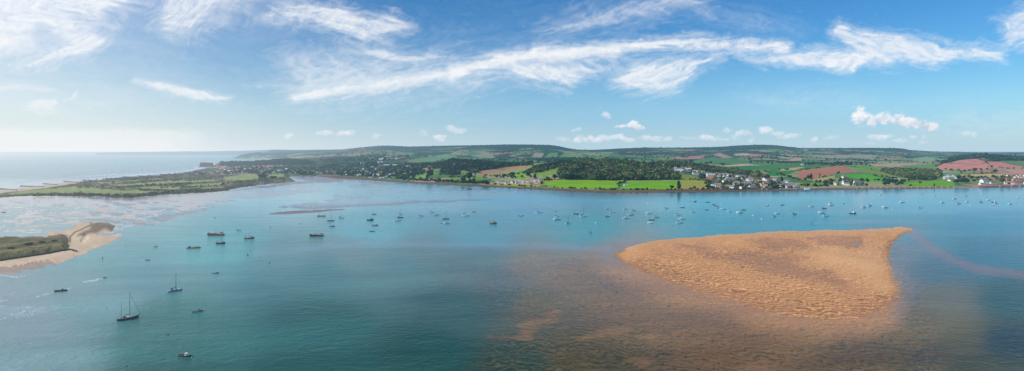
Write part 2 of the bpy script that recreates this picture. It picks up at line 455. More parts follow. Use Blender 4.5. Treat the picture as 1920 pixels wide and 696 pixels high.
PATCHES = [[(915, 628), (945, 632), (985, 640), (1000, 628), (1000, 612), (1030, 604), (1052, 598), (1035, 592), (1000, 600), (975, 606), (970, 622), (948, 628)],
           [(1085, 634), (1110, 626), (1130, 614), (1165, 608), (1178, 620), (1160, 630), (1130, 634), (1105, 640)],
           [(1195, 626), (1215, 620), (1232, 626), (1215, 634)], [(1165, 664), (1200, 668), (1235, 676), (1215, 684), (1180, 676)], [(1380, 684), (1410, 678), (1450, 686), (1440, 700), (1390, 700)],
           [(1010, 586), (1040, 580), (1062, 584), (1040, 592)]]
BANK = [(1145, 477), (1175, 464.5), (1226, 451), (1265, 447), (1375, 439), (1481, 432.8), (1545, 432), (1639, 430.6), (1686, 426.4), (1711, 428.5), (1716, 432), (1694, 440),
        (1682, 455), (1677, 477), (1675, 502), (1682, 523), (1690, 545), (1686, 562), (1669, 583), (1622, 600), (1545, 606), (1481, 598), (1418, 583), (1358, 564), (1303, 549),
        (1247, 532), (1197, 511), (1163, 492)]


def ripples(X, Y, lam, seed, ang=0.25):
    """Sand waves: warped crests about lam metres apart, -1..1."""
    w1 = fbm(X / (lam * 2.2), Y / (lam * 3.5), seed, 2) - .5; w2 = fbm(X / (lam * .62), Y / (lam * 1.5), seed + 7, 2) - .5
    ph = (Y * math.cos(ang) + X * math.sin(ang)) / lam + w1 * 2.2 + w2 * 1.5
    s = np.sin(2 * math.pi * ph)
    s = np.sign(s) * np.abs(s) ** .8
    return s * (.35 + 1.2 * vnoise(X / (lam * .8) + 5, Y / (lam * 1.2), seed + 3))


def build_water():
    rows = np.concatenate([np.arange(740, 460, -1.5), np.arange(460, 330, -1.1), np.arange(330, 292, -0.8), np.arange(292, 286, -.4), [285.8, 285.5, 285.2, 284.98]])
    px, py = np.meshgrid(np.arange(-330, 2260, 1.9), rows)
    X, Y, _ = ground(px, py)
    body = shepard(px, py, [(a, b, lin(c) * ((np.array([1.34, 1.12, .70]) if b < 600 else np.array([1.42, 1.14, .38])) if c[0] > c[2] else np.array([1.75, 1.3, 1.25]) if a < 210 and b > 450 else np.array([.22, .90, .72]) if a > 1000 and b < 470 else np.array([.8, .74, .40]) if a > 1700 and b > 540 else np.array([.8, .86, .70]) if a > 1700 else np.array([.62, .82, .66]) if b > 560 else np.array([.75, .92, .80]))) for a, b, c in WATER_COLS])  # lower left lifted: pale sun glare put into the water colour
    wx = fbm(px / 90, py / 30, 21) - .5; wy = fbm(px / 80, py / 26, 22) - .5
    # submerged sand waves show through the shallows
    shal_poly = [(430, 486), (500, 470), (620, 462), (800, 461), (960, 463), (1150, 470), (1260, 540), (1700, 440), (1735, 520), (1760, 620), (1800, 760), (880, 760), (905, 610), (880, 540), (700, 500), (560, 494)]
    shal = sstep(-22, 46, sd_poly(px + wx * 60, py + wy * 26, shal_poly, 1.6)) * sstep(760, 1080, px + wx * 80 + (py - 560) * .55)
    rip = ripples(X, Y, 5.6, 31, .12) * .62 + ripples(X, Y, 3.4, 37, -.1) * .45 + (fbm(X / 1.6, Y / 2.4, 39) - .5) * 1.2
    lowsh = sstep(700, 480, py)
    sand = mix(lin((138, 106, 50)), lin((176, 130, 92)), lowsh)
    deep = mix(lin((44, 48, 20)), lin((92, 96, 84)), lowsh)
    up = np.clip(rip, 0, 1.2); dn = np.clip(-rip, 0, 1.2)
    body = mix(body, sand, np.clip(shal * up * .58, 0, 1)); body = mix(body, deep, np.clip(shal * dn * .66, 0, 1))
    for k, p in enumerate(PATCHES):
        g = sstep(-9, 9, sd_poly(px + wx * 40, py + wy * 22 , p, 1.5) + (fbm(X / 4, Y / 4, 61 + k) - .5) * 16)
        body = mix(body, lin((170, 122, 74)) * (.85 + .2 * rip[..., None]), g * .6)
    bd = sd_poly(px + wx * 24, py + wy * 10, BANK, 1.4)
    near = sstep(-70, -2, bd) * sstep(470, 520, py + (px - 1145) * -.02) * sstep(1720, 1660, px)
    body = mix(body, lin((196, 136, 78)) * (1 + .25 * rip[..., None]), np.clip(near, 0, 1) * .75)
    # weed specks and dark hollows
    sp = sstep(.80, .87, fbm(X / 2.2, Y / 2.2, 67, 2)) * shal * sstep(.5, .7, vnoise(X / 25, Y / 25, 68))
    body = mix(body, lin((38, 34, 24)), sp * .7)
    # faint drowned shoal trailing from the tip of the bank, and a lilac fringe
    tr = d_line(px + wx * 10, py + wy * 8, [(1712, 432), (1722, 446), (1750, 468), (1790, 490), (1840, 505), (1920, 516), (2100, 530)], 1.6)
    body = mix(body, lin((140, 104, 98)), sstep(20, 3, tr + (rip * 3)) * .7)
    fr = np.abs(sd_poly(px + wx * 20, py + wy * 10, BANK, 1.4) + 14)
    body = mix(body, lin((140, 150, 176)), sstep(24, 2, fr) * .18 * sstep(1240, 1150, px) * sstep(520, 470, py))
    body = mix(body, lin((140, 130, 140)), sstep(26, 2, fr) * .2 * sstep(1640, 1700, px))
    # pale silt stain above the bank and along the edge of the shoal
    body = mix(body, lin((150, 168, 190)), sstep(9, 1, np.abs(d_line(px, py + wy * 6, [(480, 474), (620, 460), (800, 458), (1000, 460), (1140, 466)]))) * .25)
    d_surf = d_line(px, py, [(-330, 400), (0, 360), (40, 353), (82, 346), (121, 341), (163, 337), (219, 331.5), (262, 328.5), (321, 324.5), (359, 320), (380, 313), (402, 308)])
    sea = sstep(0, 3, (326 - py) + (px * -.12 + 42)) * (px < 420)
    foam_glint = np.zeros(px.shape)
    band = np.maximum(sstep(.56, .66, fbm(X / 160, d_surf / 2.2, 71, 3)) * sstep(18, 2, d_surf), sstep(2.2, .8, d_surf + (vnoise(X / 30, Y / 60, 4) - .5) * 2))
    foam_glint = np.maximum(foam_glint, band * sea * .95)
    body = mix(body, lin((168, 150, 140)), sstep(22, 0, d_surf) * sea * .5)
    # wakes of the running boats and sun glints painted as white specks
    for pts, w in [([(98, 549), (88, 552), (70, 556)], 1.5), ([(193, 521), (178, 525), (160, 528)], 2.2), ([(126, 543), (132, 541)], 1.6), ([(-40, 512), (30, 520), (60, 514)], 1.3)]:
        d = d_line(px + wx * 10, py + wy * 6, pts, 1.6)
        foam_glint = np.maximum(foam_glint, sstep(w, w * .3, d + (fbm(X / 1.6, Y / 2.5, 77) - .5) * w * 2.4))
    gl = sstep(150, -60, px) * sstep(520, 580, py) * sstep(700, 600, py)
    foam_glint = np.maximum(foam_glint, gl * sstep(.60, .68, fbm(X / 9, Y / 20, 79, 3, .5)) * sstep(.60, .68, fbm(X / 1.1, Y / 2.4, 80, 3, .6)) * .95)
    body = mix(body, np.array([.82, .86, .88]), np.clip(foam_glint, 0, 1))
    s3 = (fbm(px / 120 + wx * 2, py / 1.7, 85, 3) - .5) * sstep(360, 385, py) * sstep(520, 440, py)
    # slicks: long streaks of smoother and rougher water
    sl_ = fbm(X / 260 + wx, Y / 60, 81, 4) - .5; s2 = fbm(X / 60, Y / 18, 83, 4) - .5
    body = body * (1 + .5 * s2[..., None] * .5 + .3 * sl_[..., None] + .55 * s3[..., None])
    s4 = (fbm((X + .5 * Y) / 150, (Y - .25 * X) / 34, 87, 4) - .5) * sstep(430, 500, py)
    body = body * (1 + .55 * s4[..., None])
    calm = sstep(410, 372, py + wx * 30) * sstep(330, 345, py)
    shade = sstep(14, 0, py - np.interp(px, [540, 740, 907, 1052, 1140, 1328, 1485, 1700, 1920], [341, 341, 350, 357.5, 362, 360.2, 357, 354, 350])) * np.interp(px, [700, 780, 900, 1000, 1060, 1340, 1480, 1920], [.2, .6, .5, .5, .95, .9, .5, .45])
    body = mix(body, lin((34, 52, 48)), shade * .85)  # dark reflection of the far bank painted into the water colour
    rough = .15 + .06 * sstep(420, 620, py) - .08 * calm + .06 * sl_ + .3 * foam_glint
    wave = (.66 + .7 * sl_ + .4 * s2 + .9 * s3 + .9 * s4) * (1 - .78 * calm) * (.8 + .4 * sstep(420, 560, py))
    wave = np.where(py < 335, .9, wave) + .22 * shade
    rough = rough + .10 * shade
    m, N, L, bs = new_mat("estuary_water")
    at = N.new('ShaderNodeAttribute'); at.attribute_name = "col"; L.new(at.outputs['Color'], bs.inputs['Base Color'])
    ra = N.new('ShaderNodeAttribute'); ra.attribute_name = "rough"; L.new(ra.outputs['Fac'], bs.inputs['Roughness'])
    wa = N.new('ShaderNodeAttribute'); wa.attribute_name = "wave"
    geo = N.new('ShaderNodeNewGeometry'); prev = None
    for sc_, dist, rot in ((.55, .36, .3), (.13, .62, -.2)):
        mp = N.new('ShaderNodeMapping'); mp.inputs['Rotation'].default_value = (0, 0, rot); mp.inputs['Scale'].default_value = (.6, 1.0, 1.0)
        nz = N.new('ShaderNodeTexNoise'); nz.inputs['Scale'].default_value = sc_; nz.inputs['Detail'].default_value = 4; nz.inputs['Distortion'].default_value = .6
        L.new(geo.outputs['Position'], mp.inputs[0]); L.new(mp.outputs[0], nz.inputs['Vector'])
        b = N.new('ShaderNodeBump'); b.inputs['Distance'].default_value = dist
        L.new(wa.outputs['Fac'], b.inputs['Strength']); L.new(nz.outputs['Fac'], b.inputs['Height'])
        if prev: L.new(prev.outputs[0], b.inputs['Normal'])
        prev = b
    L.new(prev.outputs[0], bs.inputs['Normal'])
    bs.inputs['IOR'].default_value = 1.33; bs.inputs['Specular IOR Level'].default_value = .14
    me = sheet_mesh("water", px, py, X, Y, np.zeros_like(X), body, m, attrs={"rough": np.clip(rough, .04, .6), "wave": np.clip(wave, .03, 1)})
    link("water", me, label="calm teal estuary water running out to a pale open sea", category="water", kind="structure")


def sheet(name, box, step, fn, mat, base=0.0, **props):
    px, py = np.meshgrid(np.arange(box[0], box[1], step), np.arange(box[3], box[2], -step))
    X, Y, _ = ground(px, py, base)
    Z, Cc, on = fn(px, py, X, Y)
    k = on[:-1, :-1] | on[1:, :-1] | on[:-1, 1:] | on[1:, 1:]
    me = sheet_mesh(name, px, py, X, Y, Z, Cc, mat, keep=k)
    return link(name, me, **props)


def build_sandbank():
    def fn(px, py, X, Y):
        wx = fbm(px / 60, py / 24, 91) - .5; wy = fbm(px / 50, py / 20, 92) - .5
        d = sd_poly(px + wx * 12, py + wy * 6, BANK, 1.5)
        top = d_line(px, py, BANK[1:11], 1.5)                        # distance to the channel side: a steeper clean edge
        lower = sstep(0, 60, top)
        base = -.10 + .52 * sstep(-6, 16, d) * (1 - .75 * lower) + .32 * sstep(-34, 95, d) * lower - .07 * lower
        dry = sstep(-30, 50, sd_poly(px + wx * 50, py + wy * 30, [(1505, 472), (1560, 462), (1640, 462), (1672, 480), (1670, 515), (1682, 540), (1640, 542), (1590, 520), (1540, 495)], 1.5))
        wet = np.zeros(px.shape)
        for p in ([(1255, 451), (1300, 449), (1345, 466), (1362, 486), (1330, 482), (1285, 464)], [(1405, 442), (1450, 440), (1500, 456), (1520, 468), (1470, 468), (1430, 456)],
                  [(1490, 438), (1560, 437), (1625, 440), (1612, 460), (1540, 462), (1500, 448)], [(1330, 470), (1480, 480), (1560, 510), (1600, 545), (1480, 520), (1380, 500)]):
            wet = np.maximum(wet, sstep(-16, 14, sd_poly(px + wx * 60, py + wy * 24, p, 1.5)))
        r = ripples(X, Y, 6.6, 95, .25) * .58 + ripples(X, Y, 4.0, 97, -.1) * .42 + (fbm(X / 2, Y / 3, 99) - .5) * .4
        amp = (.035 + .115 * lower * sstep(440, 520, py)) * (1 - .6 * dry) * sstep(-30, 4, d)
        Z = base + .30 * dry * sstep(0, 26, d) + r * amp
        film = wet * sstep(6, 22, d)
        Z = Z * (1 - .92 * film) + film * (.022 + .05 * r + .10 * (fbm(X / 14, Y / 22, 98) - .5))
        Z = np.where(d < -26, -.5, Z)
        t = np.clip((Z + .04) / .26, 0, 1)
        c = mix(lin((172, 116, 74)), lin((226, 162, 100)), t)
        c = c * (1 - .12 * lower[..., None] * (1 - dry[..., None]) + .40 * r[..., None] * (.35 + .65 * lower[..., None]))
        c = mix(c, lin((228, 176, 122)), sstep(9, 2, top) * sstep(-8, 0, d) * .8)
        c = mix(c, lin((234, 178, 116)), dry * .7)
        c = mix(c, lin((206, 152, 112)), wet * .25)
        c = c * (.9 + .25 * (fbm(X / 30, Y / 40, 101)[..., None]))
        return Z, c, Z > -.12
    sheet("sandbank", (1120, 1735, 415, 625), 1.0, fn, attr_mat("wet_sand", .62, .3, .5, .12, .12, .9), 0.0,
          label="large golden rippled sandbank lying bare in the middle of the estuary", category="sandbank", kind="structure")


def build_flats():
    A1 = [(-60, 366), (60, 364), (204, 367), (242, 369), (321, 360), (423, 355), (437, 349), (554, 338), (600, 330), (650, 331), (612, 345), (590, 348), (609, 356), (588, 361.5), (505, 370), (437, 378), (408, 386.7), (365, 397), (332, 404), (309, 420), (262, 424),
          (215, 440), (120, 440), (-60, 446)]
    A2 = [(503, 389), (560, 380), (609, 374), (625, 366), (667, 358), (615, 346), (669, 340.6), (740, 342), (800, 344), (900, 350), (1040, 362), (900, 372), (985, 377), (860, 380), (720, 388), (640, 391.5), (560, 394)]
    A3 = [(499, 402), (520, 397), (560, 395), (620, 392.5), (660, 391), (640, 395), (590, 399.5), (540, 402.5), (515, 403.5)]

    def f1(px, py, X, Y):
        wx = fbm(px / 60, py / 14, 111) - .5; wy = fbm(px / 50, py / 12, 112) - .5
        d = sd_poly(px + wx * 30, py + wy * 8, A1, 2.4)
        n = .55 * fbm(px / 50 + wx, py / 5.0, 113, 5, .6) + .45 * fbm(px / 16 + wx * 2, py / 2.4, 119, 4, .6); n2 = fbm(px / 12, py / 2.4, 114, 4)
        far = sstep(400, 368, py)
        Z = -.10 + .16 * sstep(-4, 10, d) * (.6 + .4 * far) + (n - .47) * .30 + (n2 - .5) * .12
        Z -= .035 * sstep(360, 430, px)
        edge = sstep(9, 2, np.abs(d - 3)) * sstep(250, 330, px)
        Z += edge * .05 - .03 * sstep(260, 60, px) * sstep(376, 392, py)
        Z = np.where(d < -3, -.5, Z)
        c = mix(lin((204, 190, 176)), lin((216, 190, 162)), sstep(.45, .62, fbm(px / 30, py / 6, 115)))
        c = mix(c, lin((204, 166, 136)), sstep(.48, .62, fbm(px / 60, py / 9, 116)) * sstep(376, 392, py) * .8)
        c = mix(c, lin((176, 184, 180)), sstep(380, 460, px) * .85)
        marsh = sstep(-4, 3, sd_poly(px + wx * 24, py + wy * 5, [(110, 366), (150, 364), (240, 369.5), (330, 364), (400, 360), (470, 352), (548, 342), (590, 340), (560, 337), (548, 329), (620, 329), (650, 333), (700, 337), (690, 340), (600, 342), (520, 349), (440, 357), (360, 364), (320, 371), (250, 377), (200, 376), (130, 370)], 2) + (n2 - .5) * 8)
        marsh *= 1 - sstep(240, 330, px) * sstep(440, 400, px) * .75
        Z = np.where(marsh > .4, np.maximum(Z, .12 + n2 * .12), Z)
        c = mix(c, mix(lin((116, 74, 52)), lin((88, 64, 48)), n), marsh)
        for p, cc, zz in (([(150, 409), (186, 411), (226, 415.5), (216, 418), (190, 415), (160, 412)], (92, 80, 72), .10), ([(214, 411), (262, 412), (292, 418), (282, 423), (256, 421), (236, 416)], (170, 136, 104), .14), ([(110, 398), (150, 401), (185, 404), (140, 403)], (190, 158, 128), .08),
                          ([(60, 425), (110, 421), (160, 416), (120, 418)], (196, 160, 128), .08), ([(282, 408), (330, 402), (372, 394), (400, 388), (372, 399), (330, 408), (306, 418)], (128, 118, 108), .10), ([(170, 391), (196, 388), (214, 392), (190, 397)], (212, 168, 136), .08)):
            g = sstep(-2.5, 2.5, sd_poly(px + wx * 22, py + wy * 5, p, 2.4) + (n2 - .5) * 9)
            c = mix(c, lin(cc), g * .9); Z = np.where(g > .3, np.maximum(Z, zz * g + (n2 - .5) * .06), Z)
        cr = np.abs(fbm(px / 46 + wx, py / 9 + wy, 120, 4) - .5)
        Z = Z - .12 * sstep(.022, .0, cr) * sstep(372, 384, py)
        dk = sstep(.6, .66, fbm(px / 22, py / 3.2, 118, 4)) * sstep(372, 380, py)
        c = mix(c, lin((104, 98, 96)), dk * .8)
        return Z, c, Z > -.05

    def f2(px, py, X, Y):
        wx = fbm(px / 70, py / 12, 121) - .5; wy = fbm(px / 60, py / 10, 122) - .5
        d = sd_poly(px + wx * 26, py + wy * 8, A2, 2.4)
        n = .5 * fbm(px / 60 + wx, py / 4.0, 123, 5, .6) + .5 * fbm(px / 14 + wx * 2, py / 2.0, 129, 4, .6); n2 = fbm(px / 6, py / 2.0, 124, 3)
        rim = np.clip(1 - d_line(px + wx * 12, py + wy * 4, [(503, 389), (560, 390), (640, 388), (720, 384), (800, 380), (900, 376), (980, 375)], 1.6) / 9, 0, 1)
        Z = -.12 + .15 * sstep(-3, 9, d) + (n - .60) * .34 + rim * (.06 + .20 * (n2 - .45))
        Z = np.where(d < -2, -.5, Z)
        c = mix(lin((124, 146, 150)), lin((156, 172, 172)), n2)
        c = mix(c, lin((70, 84, 82)), rim * .75)
        c = mix(c, lin((120, 96, 84)), sstep(352, 345, py) * sstep(640, 700, px))
        return Z, c, Z > -.05

    def f3(px, py, X, Y):
        wx = fbm(px / 40, py / 12, 131) - .5
        d = sd_poly(px + wx * 14, py + wx * 2, A3, 2.4)
        Z = -.08 + .2 * sstep(-2, 6, d) + (fbm(px / 16, py / 3, 132) - .5) * .14
        c = mix(lin((132, 112, 112)), lin((160, 140, 136)), fbm(px / 20, py / 4, 133))
        return np.where(d < -2, -.5, Z), c, Z > -.05
    wet = attr_mat("wet_mud", .22, .55, .25, .15, .10, .4)
    sheet("mudflat", (-80, 700, 326, 448), 1.2, f1, wet, label="shining wet mudflat with tan sand streaks inside the low grassy spit", category="mudflat", kind="structure")
    sheet("mudflat", (490, 1060, 338, 398), 1.2, f2, wet, label="grey ribbed mudflat with dark weedy rim beyond the moored boats", category="mudflat", kind="structure")
    sheet("mudflat", (490, 815, 380, 408), 1.0, f3, attr_mat("pink_sand", .55, .35, .3, .12, .05, .5), label="thin pinkish sand bar in front of the grey ribbed mudflat", category="sand bar", kind="structure")


DUNE = [(-90, 444), (0, 444.7), (86, 444.3), (117, 439.3), (123, 442), (126, 452), (129, 460), (121, 469), (80, 476), (0, 487), (-90, 498)]


def build_beach():
    OUT = [(-90, 520), (0, 517), (40, 512), (66, 507), (105, 498), (151, 481), (191, 465), (221, 450.5), (237, 440.5), (234, 436), (224, 434), (213, 437), (221, 426), (222, 420), (205, 417), (178, 415.5), (150, 414), (128, 416), (140, 421), (119, 430), (95, 431), (62, 432), (90, 440), (60, 443), (-90, 443)]

    def fn(px, py, X, Y):
        wx = fbm(px / 26, py / 12, 141) - .5; wy = fbm(px / 22, py / 9, 142) - .5
        d = sd_poly(px + wx * 10, py + wy * 6, OUT, 1.8)
        Z = -.2 + 1.0 * sstep(-4, 26, d) + (fbm(px / 9, py / 4, 143) - .5) * .10
        pool = np.maximum(sstep(-3, 4, sd_poly(px + wx * 10, py + wy * 4, [(178, 438), (196, 435), (212, 437), (210, 443), (196, 444), (184, 442)], 1.8)),
                          sstep(-3, 4, sd_poly(px + wx * 8, py, [(152, 452), (160, 438), (168, 440), (166, 450), (156, 456)], 1.8)) * .9)
        Z = Z * (1 - pool) - .06 * pool
        wetband = sstep(-5, 4, sd_poly(px + wx * 26, py + wy * 7, [(-90, 503), (30, 500), (90, 491), (104, 498), (60, 508), (-90, 522)], 1.8))
        Z = np.where(wetband > .3, Z * .25 + (fbm(px / 22, py / 4, 145) - .5) * .4, Z)
        c = mix(lin((206, 174, 138)), lin((232, 204, 168)), fbm(px / 20, py / 8, 144))
        mudp = sstep(-5, 5, sd_poly(px + wx * 20, py + wy * 8, [(180, 418), (212, 420), (222, 426), (212, 434), (194, 432), (178, 436), (160, 440), (142, 444), (170, 424)], 1.8))
        c = mix(c, mix(lin((98, 80, 66)), lin((150, 124, 100)), fbm(px / 12, py / 3, 146)), mudp * .9)
        wet = sstep(7, 0, d)
        c = mix(c, lin((152, 122, 96)), wet * .7); c = mix(c, lin((150, 132, 122)), wetband * .7)
        path = d_line(px, py, [(131, 455), (131, 446), (140, 437), (158, 429), (172, 421), (170, 417), (150, 415)], 1.6)
        c = mix(c, lin((112, 94, 72)), sstep(3.2, 1.2, path) * .75)
        foot = sstep(7, 0, np.abs(sd_poly(px, py, DUNE, 1.8) + 3))
        c = mix(c, lin((128, 108, 82)), foot * .5 * fbm(px / 5, py / 3, 147))
        return Z, c, Z > -.15
    sheet("beach", (-100, 250, 408, 528), .9, fn, attr_mat("pale_sand", .85, .15, .4, .14, .15, .6), label="pale sandy beach curling round the end of the dune spit", category="beach", kind="structure")

    def fg(px, py, X, Y):
        wx = fbm(px / 14, py / 6, 151) - .5
        d = sd_poly(px + wx * 8, py + wx * 4, DUNE, 1.8)
        n = fbm(X / 9, Y / 18, 152, 5, .6); n2 = fbm(X / 2.6, Y / 5, 153, 3)
        back = sstep(468, 446, py)
        Z = 1.0 + sstep(-1, 12, d) * (1.3 + 1.3 * n + .8 * n2) * (1 - .4 * back)
        c = mix(lin((92, 92, 52)), lin((134, 122, 78)), sstep(.35, .65, fbm(X / 22, Y / 50, 154)))
        c = mix(c, lin((132, 112, 88)), back * sstep(.35, .6, n) * .9)
        rim = sstep(13, 2, d) * sstep(452, 466, py)
        c = mix(c, lin((60, 72, 36)), rim * .6)
        dkl = d_line(px + wx * 8, py, [(-90, 478), (20, 470), (70, 462), (100, 458)], 1.6)
        c = mix(c, lin((44, 52, 30)), np.maximum(sstep(6, 1, dkl), sstep(.62, .7, fbm(X / 7, Y / 14, 155))) * .6)
        c = c * (.75 + .5 * n2[..., None])
        return np.where(d > -1.5, Z, .2), c, d > -1
    sheet("dune_grass", (-100, 135, 434, 502), .8, fg, attr_mat("dune_scrub", .95, .1, .8, .3, .3, 1.2), 1.0,
          label="olive and brown marram grass covering the flat dune above the beach", category="dune grass", kind="stuff")
# ------------------------------------------------------------------ land beyond the estuary
def shore_rows(px):
    xs = [540, 600, 651, 713, 740, 823, 907, 980, 1052, 1140, 1180, 1245, 1328, 1432, 1485, 1598, 1697, 1828, 1920, 2300]
    bot = [341, 334, 336, 339, 341, 345.5, 349.5, 353.5, 357.5, 362, 361.7, 360.8, 360.2, 358.4, 357, 355, 354, 352, 350, 347]
    top = [338, 329, 331, 335, 338, 342.5, 346, 350, 353.5, 357, 357.3, 357, 356.4, 354.6, 353.8, 352, 351, 349.4, 347.6, 344.5]
    return np.interp(px, xs, bot), np.interp(px, xs, top)


